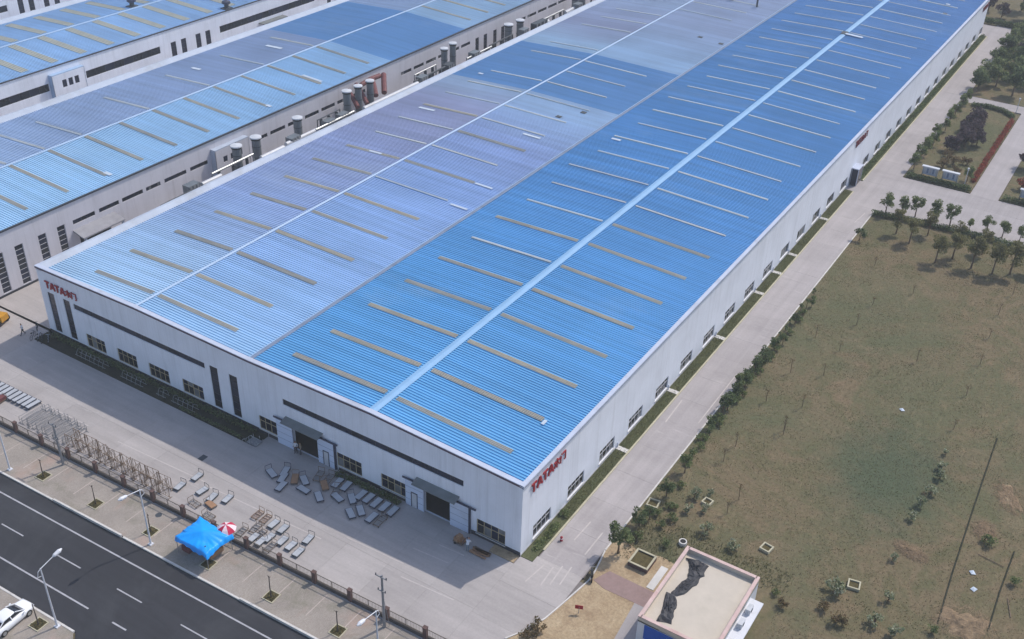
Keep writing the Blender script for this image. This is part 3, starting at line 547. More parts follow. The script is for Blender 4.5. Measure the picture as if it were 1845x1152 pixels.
# ------------------------------------------------------------ stacks and ducts in the service lane
CH = [(42.9, 9.0, .72), (47.2, 9.0, .72), (57., 9.1, .7), (69.8, 9.9, .68), (72.9, 9.9, .62), (76.2, 9.9, .62), (99.1, 9.7, .62), (102., 10., .62), (122.4, 8.7, .8), (127., 8.5, .75), (151., 8.7, .8), (154.3, 8.8, .8)]
CL = ['steel chimney with white cap, leftmost of all the stacks', 'steel chimney with white cap, second from the left beside the bay', 'lone steel chimney with white cap between two pairs of stacks', 'steel chimney leftmost of the trio with reddish ducts', 'steel chimney in the middle of the trio with reddish ducts', 'steel chimney rightmost of the trio with reddish ducts', 'slim steel chimney, left one of the pair by a dark machine', 'slim steel chimney, right one of the pair by a dark machine', 'stout steel chimney beside the tall windows', 'stout steel chimney right of the tall windows', 'far steel chimney, left one of the pair at the top edge', 'far steel chimney, right one of the pair at the top edge']
for (x, z, r), lb in zip(CH, CL):
    c = thing('chimney', lb, 'chimney', (x, 80, 0), 0, 'steel chimneys between the halls')
    MB().tube([(0, 0, 0), (0, 0, 3), (0, 0, z-.55)], r, 14).build('flue', m_stack, c, smooth=False); MB().tube([(0, 0, z-.6), (0, 0, z-.35), (0, 0, z-.3)], [r*1.16, r*1.16, r*.9], 14).build('collar', m_black, c)
    MB().tube([(0, 0, z-.3), (0, 0, z-.12), (0, 0, z)], [r*1.35, r*1.3, r*.25], 14).build('rain_cap', m_duct, c)
    for q in (3.2, 5.4, 7.2): MB().tube([(0, 0, q), (0, 0, q+.1)], r*1.06, 14).build('flange', m_ductd, c)
def duct(label, pts, r, mt, name='duct'):
    o = tag(MB().tube(pts, r, 10).build(name, mt), label, 'duct', 'ducts between the halls'); return o
duct('short white duct left of the first pair of chimneys', [(32.5, 77, 6.9), (36.4, 77, 6.9)], .38, m_duct); duct('white duct right of the first pair of chimneys', [(45, 77, 6.7), (50.2, 77, 6.7)], .38, m_duct)
duct('white duct running past the lone chimney', [(51, 77.2, 6.9), (58.6, 77.2, 6.9)], .36, m_duct); duct('long bright white duct in front of the chimney trio', [(70.6, 77, 6.8), (86.4, 77, 6.8)], .42, m_duct)
duct('white duct beyond the stout chimneys', [(128.6, 77.5, 6.6), (134.6, 77.5, 6.6)], .5, m_duct); duct('white duct near the far pair of chimneys', [(143, 78, 6.4), (150, 78, 6.6)], .45, m_duct)
for i, (p, q, r) in enumerate((((71.4, 79, 6.4), (73.6, 83, 8.0), .42), ((74, 79, 6.2), (76.4, 83.4, 8.2), .42), ((77, 79.4, 6.8), (80, 82.6, 8.2), .5), ((79.4, 79.4, 6.6), (83.4, 82.6, 8.2), .5), ((77, 82.8, 8.0), (82.5, 82.8, 8.2), .45))):
    duct('red brown duct behind the trio of chimneys, %s from the left' % SN[i], [p, ((p[0]+q[0])/2, (p[1]+q[1])/2, (p[2]+q[2])/2+.2), q], r, m_ductr)
for i, (x0, x1, y, z, r_, q) in enumerate(((24, 31, 76.5, 6.1, .12, 0), (36, 45, 78.6, 6.0, .2, 1), (58, 68, 77, 6.2, .22, 1), (60, 66, 78.4, 6.9, .12, 0), (86, 96, 77.6, 6.2, .2, 0), (88, 95, 79, 6.6, .14, 1), (103, 112, 77.4, 6.0, .2, 1), (112, 121, 78, 6.1, .16, 0), (134, 143, 78.4, 6.1, .2, 1), (155, 170, 78, 6.4, .25, 0))):
    o = duct('slim grey pipe low between the halls, %s from the left' % SN[i], [(x0, y, z-1.5), (x0+.1, y, z+.9), (x1-.1, y, z+1.), (x1, y, z-1.5)], r_, m_galv if q else m_ductd, 'pipe')
    for k in range(3): MB().box(x0+(k+.5)*(x1-x0)/3-.06, x0+(k+.5)*(x1-x0)/3+.06, y-.3, y+.3, 0, z+.86).build('pipe_support', m_ductd, o)
for i, (x, lb) in enumerate(((31, 'grey filter box at the left end of the white duct'), (53.2, 'grey filter box below the lone chimney'), (97.2, 'dark machine left of the slim chimney pair'), (124.6, 'grey filter unit between the stout chimneys'), (131, 'long dark filter unit right of the stout chimneys'), (148, 'grey filter unit left of the far chimneys'), (62, 'grey filter unit right of the lone chimney'), (65.6, 'grey filter unit left of the chimney trio'), (88.6, 'grey filter unit past the end of the long white duct'), (106, 'grey filter unit right of the slim chimney pair'))):
    u = thing('filter_unit', lb, 'filter unit', (x, 77.6, 0), 0, 'filter units between the halls'); big = x > 120; ll = 2.4 if x == 131 else 1.1
    MB().box(-ll, ll, -.7, .7, 1.6, 7.5).build('housing', m_ductd if x in (97.2, 131) else m_stack, u); MB().add([(-ll, -.7, 1.6), (ll, -.7, 1.6), (ll, .7, 1.6), (-ll, .7, 1.6), (-.2, 0, .5), (.2, 0, .5)], [(0, 1, 5, 4), (2, 3, 4, 5), (1, 2, 5), (3, 0, 4)]).build('hopper', m_ductd, u)
    for sx in (-1, 1):
        for sy in (-1, 1): MB().box(sx*ll*.9-.06, sx*ll*.9+.06, sy*.6-.06, sy*.6+.06, 0, 1.7).build('leg', m_ductd, u)
    for k in range(3): MB().box(-ll+.2+k*ll*.62, -ll+.2+k*ll*.62+.4, -.75, -.7, 5.2, 7.4).build('rib', m_galv, u)

# ------------------------------------------------------------ street furniture
def fence():
    f = thing('boundary_fence', 'low boundary fence of brown posts and thin rails between pavement and yard', 'fence')
    ys = [-2.6+4.3*k for k in range(-3, 23)]; X = lambda y: xk(y)+5.3
    pm = MB().box(-.17, .17, -.2, .2, -.1, 1.4).box(-.2, .2, -.23, .23, 1.4, 1.48).mesh('post', m_post)
    for y in ys: put(pm, 'post', f, (X(y), y, 0), RA)
    for y0, y1 in zip(ys, ys[1:]):
        a, b = y0+.28, y1-.28
        MB().prism([(X(a)-.12, a), (X(a)+.12, a), (X(b)+.12, b), (X(b)-.12, b)], -.1, .38).build('base_wall', m_fwall, f)
        for z in (.52, 1.3): MB().bar((X(a), a, z), (X(b), b, z), .06).build('rail', m_rail, f)
        bb = MB()
        for k in range(1, 22):
            y = a+(b-a)*k/22
            bb.bar((X(y), y, .5), (X(y), y, 1.3), .022 if k != 11 else .07)
        bb.build('baluster_panel', m_rail, f)
fence()
def lamp(x, y, h, side, label, arm=2.0):
    t = thing('street_lamp', label, 'street lamp', (x, y, 0), 0, 'street lamps along the road')
    MB().box(-.22, .22, -.22, .22, -.05, .12).build('base_plate', m_lamp, t)
    MB().tube([(0, 0, 0), (0, 0, 1.2), (0, 0, h)], [.11, .09, .06]).build('pole', m_lamp, t)
    a = MB().tube([(-side*.45, 0, h-.75), (-side*.3, 0, h-.2), (0, 0, h-.05), (side*arm*.75, 0, h+.32)], [.025, .03, .045, .035]).build('arm', m_lamp, t)
    MB().tube([(-side*.45, 0, h-.75), (0, 0, h-.9)], .025).build('brace', m_lamp, t)
    MB().tube([(side*(arm*.7), 0, h+.3), (side*(arm*.8), 0, h+.33), (side*(arm+.15), 0, h+.42), (side*(arm+.45), 0, h+.48)], [.05, .17, .2, .06], 10).build('lamp_head', m_lamp, t)
lamp(-19.23, 31.5, 7.2, -1, 'white street lamp with one arm left of the blue tarpaulin tent'); lamp(-19.9, 52.7, 7.2, -1, 'white street lamp pole at the left edge, its head out of view')
lamp(-18.45, 3.2, 7.1, -1, 'white street lamp at the bottom edge in front of the utility pole'); lamp(-31.17, 30.42, 7.4, 1, 'white street lamp beside the parked white car, arm over the road', 1.9)
def upole(x, y, h, label):
    t = thing('utility_pole', label, 'pole', (x, y, 0), 0, 'utility poles by the fence')
    MB().tube([(0, 0, -.05), (0, 0, h)], [.15, .1]).build('pole', m_greyst, t)
    for z, l in ((h-.15, 1.3), (h-1.9, .9)):
        c = MB().bar((-.1, -l/2, z), (-.1, l/2, z), .09).build('crossarm', m_greyst, t)
        for s in (-1, 1): MB().tube([(-.1, s*l*.45, z+.04), (-.1, s*l*.45, z+.24)], [.06, .04], 6).build('insulator', m_ductd, c)
    MB().tube([(.35, -.3, 0), (.1, -.02, h*.55)], .02).build('stay', m_greyst, t)
upole(-14.65, 5.6, 6.7, 'grey utility pole with crossarms by the fence at the bottom'); upole(-16.2, 48.66, 5.7, 'grey utility pole in front of the stacked steel racks at left')

def pit(x, y, h, who):
    p = thing('tree_pit', 'earth tree pit, '+who, 'tree pit', (x, y, .02), RA, 'tree pits in the pavement')
    MB().box(-.55, .55, -.55, .55, -.05, .03).build('soil', m_pit, p)
    for a, b, c, d in ((-.65, .65, -.65, -.56), (-.65, .65, .56, .65), (-.65, -.56, -.55, .55), (.56, .65, -.55, .55)): MB().box(a, b, c, d, -.05, .07).build('rim', m_kerby, p)
    q = MB(); lf = np.array([(random.uniform(-.5, .5), random.uniform(-.5, .5), random.uniform(.03, .14)) for _ in range(60)])
    for c in lf: d = Vector((random.uniform(-1, 1), random.uniform(-1, 1), random.uniform(-.3, .6))).normalized()*.09; e = Vector((-d.y, d.x, .05)); q.quad(c-d, Vector(c)+e, Vector(c)+d)
    q.build('weeds', m_grassg, p)
    t = thing('sapling', 'bare sapling stem, '+who, 'sapling', (x, y, .04), random.uniform(0, 6), 'bare saplings along the pavement')
    MB().tube([(0, 0, 0), (.03, 0, h*.5), (-.02, .03, h)], [.07, .055, .045], 7).build('trunk', m_stem, t)
    for k in range(3):
        a = k*2.1; z = h*(.8+.07*k); MB().tube([(0, 0, z), (.18*math.cos(a), .18*math.sin(a), z+.25)], [.025, .012], 5).build('branch', m_stem, t)
for i, (x, y, h) in enumerate(((-18.6, 48.83, 2.25), (-18.4, 40.72, 2.5), (-18.04, 32.85, 2.4), (-17.98, 24.79, 2.4), (-17.7, 16.8, 2.7), (-17.4, 8.85, 2.6))): pit(x, y, h, SN[i]+' from the left along the yard fence')
pit(-31.97, 32.03, 2.7, 'beside the white car')

# blue tarpaulin tent and parasol
def tent():
    t = thing('tarpaulin_tent', 'bright blue tarpaulin tent on poles standing on the pavement', 'tent', (-16.9, 26.3, .02))
    n = 26; b = MB(); X0, X1, Y0, Y1 = -1.75, 1.75, -2.25, 2.2
    def zf(u, v):
        r = max(abs(u-.5)*2, abs(v-.5)*2); z = 2.75-.62*r**1.3 + .05*math.sin(9*u+4*v)*(.4+r) + .04*math.sin(17*math.atan2(v-.5, u-.5))*r
        z -= .22*math.exp(-((u-.3)**2+(v-.25)**2)/.02); return z
    for i in range(n+1):
        for j in range(n+1):
            u, v = i/n, j/n; sag = .22*math.sin(math.pi*v)*(1 if u < .5 else -1)*abs(u-.5)*2*.5
            b.v.append((X0+(X1-X0)*u+sag+(.5 if v > .8 and u < .3 else 0)*(v-.8)*2, Y0+(Y1-Y0)*v+.25*math.sin(math.pi*u)*(1 if v < .5 else -1)*abs(v-.5), zf(u, v)))
    for i in range(n):
        for j in range(n): b.f.append((i*(n+1)+j, (i+1)*(n+1)+j, (i+1)*(n+1)+j+1, i*(n+1)+j+1))
    edge = [i*(n+1) for i in range(n+1)]+[n*(n+1)+j for j in range(1, n+1)]+[i*(n+1)+n for i in range(n-1, -1, -1)]+[j for j in range(n-1, 0, -1)]
    o = len(b.v)
    for k, e in enumerate(edge):
        x, y, z = b.v[e]; s = 1.03+.02*math.sin(k*1.3); b.v.append((x*s, y*s, z-.5-.15*math.sin(k*.35)))
    m_ = len(edge)
    for k in range(m_): b.f.append((edge[k], o+k, o+(k+1) % m_, edge[(k+1) % m_]))
    b.build('canopy', m_blue, t, smooth=True)
    for x, y in ((-1.6, -2.1), (1.6, -2.1), (-1.6, 2.05), (1.6, 2.05)): MB().tube([(x, y, 0), (x, y, 2.1)], .035).build('pole', m_greyst, t)
    MB().box(-1.2, .4, 1., 2.0, .02, .7).build('table', m_ductr, t); MB().box(-.6, 1.1, -1.4, -.6, .02, .62).build('crate', m_boardw, t)
tent()
u = thing('parasol', 'round parasol with alternating red and white panels beside the blue tent', 'parasol', (-15.0, 25.0, .02)); hub = (0, 0, 2.75)
for k in range(8):
    a0, a1 = k*math.pi/4+.2, (k+1)*math.pi/4+.2; ring = lambda r, z, a: (r*math.cos(a), r*math.sin(a), z)
    am = (a0+a1)/2; b = MB(); P_ = [(.0, 2.75), (.35, 2.68), (.7, 2.5), (1.0, 2.22)]
    for (ra, za), (rb, zb) in zip(P_, P_[1:]): b.quad(ring(ra, za, a0), ring(rb, zb, a0), ring(rb*.94, zb-.02, am), ring(ra*.94, za-.01, am)).quad(ring(ra*.94, za-.01, am), ring(rb*.94, zb-.02, am), ring(rb, zb, a1), ring(ra, za, a1))
    b.build('panel', m_umr if k % 2 else m_umw, u)
MB().tube([(0, 0, 0), (0, 0, 2.85)], .025).build('pole', m_lamp, u)

# ------------------------------------------------------------ steel trolleys and racks in the yard
def trolley(deckm, frm, handle=True, mesh_deck=False):
    t = thing('steel_trolley', '', 'trolley'); l, w_ = .95, .5
    f = MB()
    for s in (-1, 1): f.bar((-l, s*w_, .26), (l, s*w_, .26), .07)
    for x in (-l, 0, l): f.bar((x, -w_, .26), (x, w_, .26), .07)
    f.build('frame', frm, t)
    if mesh_deck:
        d = MB()
        for k in range(7): d.bar((-l+.28*k+.12, -w_, .3), (-l+.28*k+.12, w_, .3), .05)
        d.build('bars', deckm, t)
    else: MB().box(-l+.06, l-.06, -w_+.05, w_-.05, .3, .34).build('deck', deckm, t)
    if handle: MB().bar((l, -w_, .26), (l, -w_, .95), .05).bar((l, w_, .26), (l, w_, .95), .05).bar((l, -w_, .95), (l, w_, .95), .05).build('handle', frm, t)
    wm = MB().tube([(0, -.03, 0), (0, .03, 0)], .1, 8).mesh('wheel', m_black)
    for sx in (-1, 1):
        for sy in (-1, 1): put(wm, 'wheel', t, (sx*.8, sy*.42, .11))
    return t
tA = trolley(m_board, m_ductd); tB = trolley(m_boardw, m_rust); tC = trolley(m_greyst, m_rust, True, True); tD = trolley(m_boardw, m_rust, True, True); tE = trolley(m_board, m_steel, False); tF = trolley(m_board, m_steel, True)
used = set()
def place(src, x, y, rz, label, group, z=0):
    if src.name in used: o = dup(src, (x, y, z), rz, label)
    else: used.add(src.name); o = src; o.location = (x, y, z); o.rotation_euler = (0, 0, rz); o['label'] = label
    o['group'] = group
    if o['category'] == 'trolley': o.scale = (.68, .7, .8) if group != G3 else (.84, .74, .85)
    return o
G3 = 'trolleys in the shade before the factory doors'
G1 = 'trolleys in the sunlit cluster left of the parasol'
for (x, y, r), l in zip(((-9.6, 35.1, .05), (-11.7, 35.5, .1), (-10.9, 33.0, -.1), (-10.3, 29.9, .1), (-11.0, 31.4, .15)), ('white decked trolley at the top of the cluster left of the parasol', 'white decked trolley at the end of the rusty rack row', 'white decked trolley in the middle of the cluster left of the parasol', 'white decked trolley nearest the building in the cluster above the parasol', 'white decked trolley beside the brown one above the blue tent')): place(tA, x, y, r, l, G1)
place(tB, -11.9, 30.7, 1.4, 'brown decked trolley above the blue tent', G1); place(tC, -12.7, 32.2, 1.5, 'bare barred trolley beside the fence above the blue tent', G1); place(tC, -13.2, 29.6, 1.55, 'bare barred trolley directly behind the blue tent', G1)
G2 = 'trolleys in the sunlit cluster right of the parasol'
for i, (x, y, r, s) in enumerate(((-10.3, 25.6, .0, tD), (-10.3, 24.5, .05, tD), (-10.4, 23.3, .0, tA), (-10.4, 22.0, .05, tA), (-12.1, 22.3, 0, tA), (-11.7, 20.9, .05, tA), (-11.75, 19.7, 0, tA), (-12.0, 18.5, .05, tA), (-10.1, 18.9, .12, tA), (-11.9, 24.4, .1, tC), (-12.2, 23.4, 0, tC), (-13., 25.2, .1, tC))):
    place(s, x, y, r, {tD: '%s brown barred trolley of the pair right of the parasol' % ('left' if i == 0 else 'right'), tA: 'white decked trolley right of the parasol, %s of the sunlit rows' % SN[max(0, i-2)], tC: '%s grey barred trolley among those right of the parasol' % SN[max(0, i-9)]}[s] if i != 8 else 'white decked trolley standing apart at the right of the sunlit rows', G2)
for i, (x, y, s) in enumerate(((-13.0, 23.6, tA), (-13.0, 22.6, tA), (-13.0, 21.3, tC))): place(s, x, y, .02, '%s trolley pushed against the fence right of the parasol' % SN[i], G2)
G3 = 'trolleys in the shade before the factory doors'
sh = [(-4.7, 28.9, 1.2, tF), (-3.7, 27.9, .35, tF), (-4.6, 27.4, .3, tE), (-5.7, 26.6, .15, tE), (-4.0, 26.2, .6, tB), (-3.6, 25.2, 1.0, tF), (-4.75, 24.3, 1.5, tE), (-4.7, 22.2, .95, tE), (-2.2, 24.4, .3, tC), (-2.0, 23.2, .2, tC), (-3.0, 22.9, .9, tB), (-1.9, 22.0, .1, tF), (-1.8, 20.9, .1, tE), (-3.7, 20.5, 1.3, tE), (-3.1, 21.2, .4, tC), (-3.0, 19.1, .9, tF), (-2.0, 18.7, 0, tE), (-1.95, 17.7, 0, tE), (-2.05, 16.6, 0, tE), (-2.05, 15.5, 0, tE), (-2.1, 14.4, .02, tE), (-4.05, 15.6, .0, tE), (-4.0, 14.55, .02, tC), (-3.9, 17.2, .9, tF), (-4.8, 17.8, 1.0, tE)]
for i, (x, y, r, s) in enumerate(sh): place(s, x, y, r, '%s grey trolley from the left in the neat row by the factory windows' % SN[i-16] if 16 <= i <= 20 else '%s trolley from the left in the jumbled group shaded by the factory' % SN[i if i < 16 else i-5], G3)
for i in range(11): place(tE, -11.3-.02*i, 60.2+.8*i, random.uniform(-.04, .04), '%s pale trolley from the right in the tight row at the left edge' % SN[i], 'trolleys parked in a tight row at the left edge').scale = (.95, .62, 1)
tr = place(tB, -12.9, 64.0, .1, 'red brown load at the left edge by the fence', 'loads by the fence'); MB().box(-.9, .9, -.48, .48, .34, .8).build('load', m_ductr, tr)
# nested grey racks and the rusty rack row
def rack(mt, l, h, cross):
    t = thing('steel_rack', '', 'rack'); b = MB()
    for s in (-1, 1): MB().bar((s*l, 0, 0), (s*l, 0, h), .038).bar((s*l, -.3, .04), (s*l, .3, .04), .04).build('upright', mt, t)
    for z in ((.12, h*.5, h) if not cross else (.15, h)): MB().bar((-l, 0, z), (l, 0, z), .036).build('rail', mt, t)
    if cross:
        c = MB()
        for k in range(-2, 3): c.bar((k*l/2.6, 0, .15), (k*l/2.6+(.25 if k % 2 else -.2), .0, h), .026)
        c.bar((-l, .02, .2), (l, -.02, h-.1), .024); c.build('bracing', mt, t)
    return t
rk1 = rack(m_greyst, 1.55, .95, False); rk2 = rack(m_rust, .95, 1.75, True); rk3 = rack(m_rust, 1.0, 1.7, True)
for i in range(19): place(rk1, -12.5+.2*math.sin(i*1.7), 51.3+.41*i, random.uniform(-.06, .06), '%s grey rack from the right in the nested stack by the fence' % SN[i], 'nested grey racks at left')
for i in range(9): place(rk2, -13.5-.04*i, 36.+1.75*i, 1.6+random.uniform(-.08, .08), '%s rusty upright rack from the right along the fence' % SN[i], 'rusty racks along the fence')
for i in range(8): place(rk3, -12.5-.03*i+.1*math.sin(i*1.3), 36.8+1.9*i, 1.6+random.uniform(-.12, .12), '%s rusty braced rack from the right on the yard side of the row' % SN[i], 'rusty racks along the fence')
rk4 = rack(m_rust, .6, 1.5, True)
for i in range(11): place(rk4, -13.0+.12*math.sin(i*1.9), 36.4+1.4*i, random.uniform(-.3, .3), '%s short rusty rack from the right, crosswise in the rack row' % SN[i], 'rusty racks along the fence')
# bicycle stands in the planting bed
def stand(y, n, label):
    t = thing('bicycle_stand', label, 'bicycle stand', (-1.35, y, .06), 0, 'bicycle stands in front of the factory')
    MB().bar((.3, 0, .04), (.3, n*.8, .04), .05).bar((-.3, 0, .04), (-.3, n*.8, .04), .05).build('ground_rail', m_galv, t)
    for k in range(n): MB().tube([(-.42, .3+k*.8, 0), (-.36, .3+k*.8, .55), (0, .42+k*.8, .85), (.36, .3+k*.8, .55), (.42, .3+k*.8, 0)], .028, 6).build('hoop', m_galv, t)
stand(59.3, 7, 'row of white bicycle hoops in the planting bed, leftmost set'); stand(52.6, 5, 'row of white bicycle hoops in the planting bed, middle set'); stand(48.7, 2, 'short pair of white bicycle hoops in the planting bed'); stand(43.8, 5, 'row of white bicycle hoops in the planting bed, set nearest the tall windows')
def bike(x, y, rz, label, mt):
    t = thing('bicycle', label, 'bicycle', (x, y, 0), rz, 'bicycles parked at the left corner')
    for sx in (-.5, .5):
        wp = [(sx+.32*math.cos(a), 0, .34+.32*math.sin(a)) for a in np.linspace(0, 2*math.pi, 13)]; MB().tube(wp, .03, 5).build('wheel', m_black, t)
    MB().tube([(-.5, 0, .34), (-.12, 0, .34), (.32, 0, .8), (-.2, 0, .78), (-.12, 0, .34)], .025, 5).tube([(.5, 0, .34), (.34, 0, .95)], .025, 5).build('frame', mt, t); MB().box(-.36, -.1, -.08, .08, .86, .93).build('saddle', m_black, t); MB().tube([(.34, -.26, 1.0), (.36, 0, .97), (.34, .26, 1.0)], .02, 5).build('handlebar', mt, t)
for i, (x, y) in enumerate(((-2.2, 72.3), (-1.9, 71.5), (-2.0, 70.7), (-1.7, 69.9), (-.6, 73.6))): bike(x, y, .5+.1*i, 'parked bicycle at the left factory corner, %s from the corner' % SN[i], m_coping if i % 2 else m_steel)
# scrap heap by the left door, cart, cartons
hp = thing('scrap_heap', 'tangled heap of bent grey steel frames left of the first sliding door', 'scrap heap', (-1.7, 34.4, 0))
for k in range(14):
    p = Vector((random.uniform(-.7, .7), random.uniform(-1.1, 1.1), random.uniform(.1, .5))); d = Vector((random.uniform(-.6, .6), random.uniform(-.8, .8), random.uniform(.1, .5))); MB().tube([p-d*.6, p+Vector((0, 0, .2)), p+d*.6], .035, 5).build('bent_bar', m_galv, hp)
MB().box(-.6, .5, -.8, .6, .0, .18).build('base_sheet', m_greyst, hp)
cart = thing('handcart', 'handcart loaded with brown cartons near the right sliding door', 'handcart', (-1.8, 6.1, 0), 1.5)
MB().box(-.6, .6, -.4, .4, .22, .28).build('deck', m_rust, cart); MB().bar((-.6, -.35, .25), (-.75, -.35, 1.0), .04).bar((-.6, .35, .25), (-.75, .35, 1.0), .04).bar((-.75, -.35, 1.0), (-.75, .35, 1.0), .04).build('handle', m_steel, cart)
for x, y, a in ((-.3, -.1, .35), (.25, .1, .45), (.0, 0, .75)): MB().box(x-.25, x+.25, y-.25, y+.25, .285, .285+a).build('carton', m_boardw, cart)
for s in (-1, 1): MB().tube([(.3, s*.42-.04, .12), (.3, s*.42+.04, .12)], .12, 10).build('wheel', m_black, cart)
pl = thing('timber_pile', 'pile of brown timber offcuts under the rightmost front window', 'timber pile', (-1.75, 3.4, 0), .05)
for k in range(14): MB().box(-.5+.07*(k % 7), -.42+.07*(k % 7)+.1, -.9+.1*(k % 3), .8+.13*(k % 4), .02+.09*(k//7), .1+.09*(k//7)).build('plank', m_boardw if k % 3 else m_rust, pl, (random.uniform(-.2, .5), 0, 0), random.uniform(-.2, .2))
tag(MB().prism([(-.45, -.35), (.45, -.35), (.45, .35), (-.45, .35)], .002, .02).build('manhole_cover', m_ductd, None, (-6.9, 37.1, 0)), 'dark manhole cover on the shadow line of the yard', 'manhole cover')
tag(MB().tube([(0, 0, 0), (0, 0, .012)], .35, 16).build('manhole_cover', m_ductd, None, (-15.9, 34.1, .02)), 'small dark manhole cover on the pavement left of the tent', 'manhole cover')
hy = thing('bollard', 'small red marker bollard at the edge of the side lane near the corner', 'bollard', (4.2, -2.3, 0)); MB().tube([(0, 0, 0), (0, 0, .5), (0, 0, .6)], [.16, .14, .05], 10).build('body', m_red, hy); MB().tube([(0, 0, .28), (0, 0, .36)], .17, 10).build('band', m_umw, hy)

# ------------------------------------------------------------ people
def person(x, y, rz, label, shirt, trou, pose='stand', z=0):
    P = {'hip': (0, 0, .92), 'ch': (.0, 0, 1.22), 'nk': (.02, 0, 1.46), 'hd': (.04, 0, 1.6), 'ht': (.03, 0, 1.72), 'ls': (0, .19, 1.4), 'le': (-.02, .26, 1.12), 'lh': (.06, .26, .86), 'rs': (0, -.19, 1.4), 're': (-.02, -.26, 1.12), 'rh': (.08, -.25, .87), 'lp': (0, .1, .88), 'lk': (.03, .11, .48), 'la': (0, .12, .07), 'lt': (.17, .13, .04), 'rp': (0, -.1, .88), 'rk': (.03, -.11, .48), 'ra': (0, -.12, .07), 'rt': (.17, -.13, .04)}
    if pose == 'walk': P.update(lk=(.16, .11, .5), la=(.28, .12, .08), lt=(.44, .12, .06), ra=(-.26, -.12, .12), rt=(-.12, -.13, .04), rk=(-.05, -.11, .48), lh=(-.16, .25, .9), rh=(.24, -.22, .95), re=(.05, -.26, 1.13))
    if pose == 'bend': P.update(ch=(.2, 0, 1.16), nk=(.38, 0, 1.3), hd=(.5, 0, 1.36), ht=(.6, 0, 1.43), ls=(.34, .19, 1.24), le=(.42, .24, .98), lh=(.6, .2, .82), rs=(.34, -.19, 1.24), re=(.42, -.24, .98), rh=(.6, -.2, .82))
    E = [('hip', 'ch'), ('ch', 'nk'), ('nk', 'hd'), ('hd', 'ht'), ('ch', 'ls'), ('ls', 'le'), ('le', 'lh'), ('ch', 'rs'), ('rs', 're'), ('re', 'rh'), ('hip', 'lp'), ('lp', 'lk'), ('lk', 'la'), ('la', 'lt'), ('hip', 'rp'), ('rp', 'rk'), ('rk', 'ra'), ('ra', 'rt')]
    rad = dict(hip=.14, ch=.15, nk=.065, hd=.1, ht=.075, ls=.075, rs=.075, le=.05, re=.05, lh=.04, rh=.04, lp=.1, rp=.1, lk=.068, rk=.068, la=.045, ra=.045, lt=.035, rt=.035)
    ks = list(P); me = bpy.data.meshes.new('sk'); me.from_pydata([P[k] for k in ks], [(ks.index(a), ks.index(b)) for a, b in E], []); o = bpy.data.objects.new('person', me); COL.objects.link(o)
    o.modifiers.new('s', 'SKIN'); me.skin_vertices[0].data[ks.index('hip')].use_root = True
    for i, k in enumerate(ks): me.skin_vertices[0].data[i].radius = (rad[k], rad[k])
    md = o.modifiers.new('d', 'SUBSURF'); md.levels = md.render_levels = 2
    dg = bpy.context.evaluated_depsgraph_get(); nm = bpy.data.meshes.new_from_object(o.evaluated_get(dg)); o.modifiers.clear(); o.data = nm; bpy.data.meshes.remove(me)
    nm.materials.clear()
    for q in (m_skin, shirt, trou, m_hair): nm.materials.append(q)
    hd, ht, hip = Vector(P['hd']), Vector(P['ht']), P['hip'][2]; hands = [Vector(P['lh']), Vector(P['rh'])]
    for p in nm.polygons:
        c = p.center; p.use_smooth = True
        if (c-ht).length < .11 and (c.x < hd.x+.06): p.material_index = 3
        elif (c-hd).length < .14: p.material_index = 0
        elif min((c-h).length for h in hands) < .13: p.material_index = 0
        elif c.z < .08: p.material_index = 3
        elif c.z < hip+.04 and abs(c.y) < .2: p.material_index = 2
        else: p.material_index = 1
    o.location = (x, y, z); o.rotation_euler = (0, 0, rz); tag(o, label, 'person'); return o
person(-2.4, 4.75, .3, 'person in a white shirt bending towards the timber pile by the right door', m_shirt, m_trou2, 'bend')
person(-.5, 29.2, 3.6, 'person in a white shirt standing in the left sliding doorway', m_shirt, m_trou); person(-.35, 28.6, 2.4, 'person in tan clothes standing in the left sliding doorway', m_shirt2, m_trou)
person(-2.4, 74.0, 2.6, 'person in white walking past the left corner of the factory', m_shirt, m_trou, 'walk')

# ------------------------------------------------------------ vehicles
def loft(b, secs):
    n = len(secs[0]); o = len(b.v)
    for s in secs: b.v += [tuple(p) for p in s]
    for i in range(len(secs)-1):
        for k in range(n): b.f.append((o+i*n+k, o+i*n+(k+1) % n, o+(i+1)*n+(k+1) % n, o+(i+1)*n+k))
    b.f.append(tuple(range(o+n-1, o-1, -1))); b.f.append(tuple(range(o+(len(secs)-1)*n, o+len(secs)*n))); return b
def carbody(x, w_, z0, z1, rr=.5):
    pts = []
    for a in np.linspace(0, 2*math.pi, 17)[:-1]:
        c, s = math.cos(a), math.sin(a); e = .45; pts.append((x, w_*math.copysign(abs(c)**e, c), (z0+z1)/2+(z1-z0)/2*math.copysign(abs(s)**e, s)))
    return pts
car = thing('car', 'white saloon car parked on the lower left pavement', 'car', (-33.2, 34.3, .02), .08)
loft(MB(), [carbody(x, w_, a, b) for x, w_, a, b in ((-2.25, .55, .42, .72), (-2.15, .78, .28, .88), (-1.6, .87, .2, .95), (-.8, .9, .18, .97), (.6, .9, .18, .95), (1.4, .88, .2, .88), (2.0, .8, .26, .76), (2.22, .6, .36, .62))]).build('body', m_car, car, smooth=True)
loft(MB(), [carbody(x, w_, a, b) for x, w_, a, b in ((-1.75, .6, .85, .95), (-1.1, .66, .85, 1.36), (-.5, .68, .85, 1.45), (.2, .67, .85, 1.42), (.75, .66, .85, 1.16), (1.2, .62, .85, .92))]).build('cabin', m_cglass, car, smooth=True)
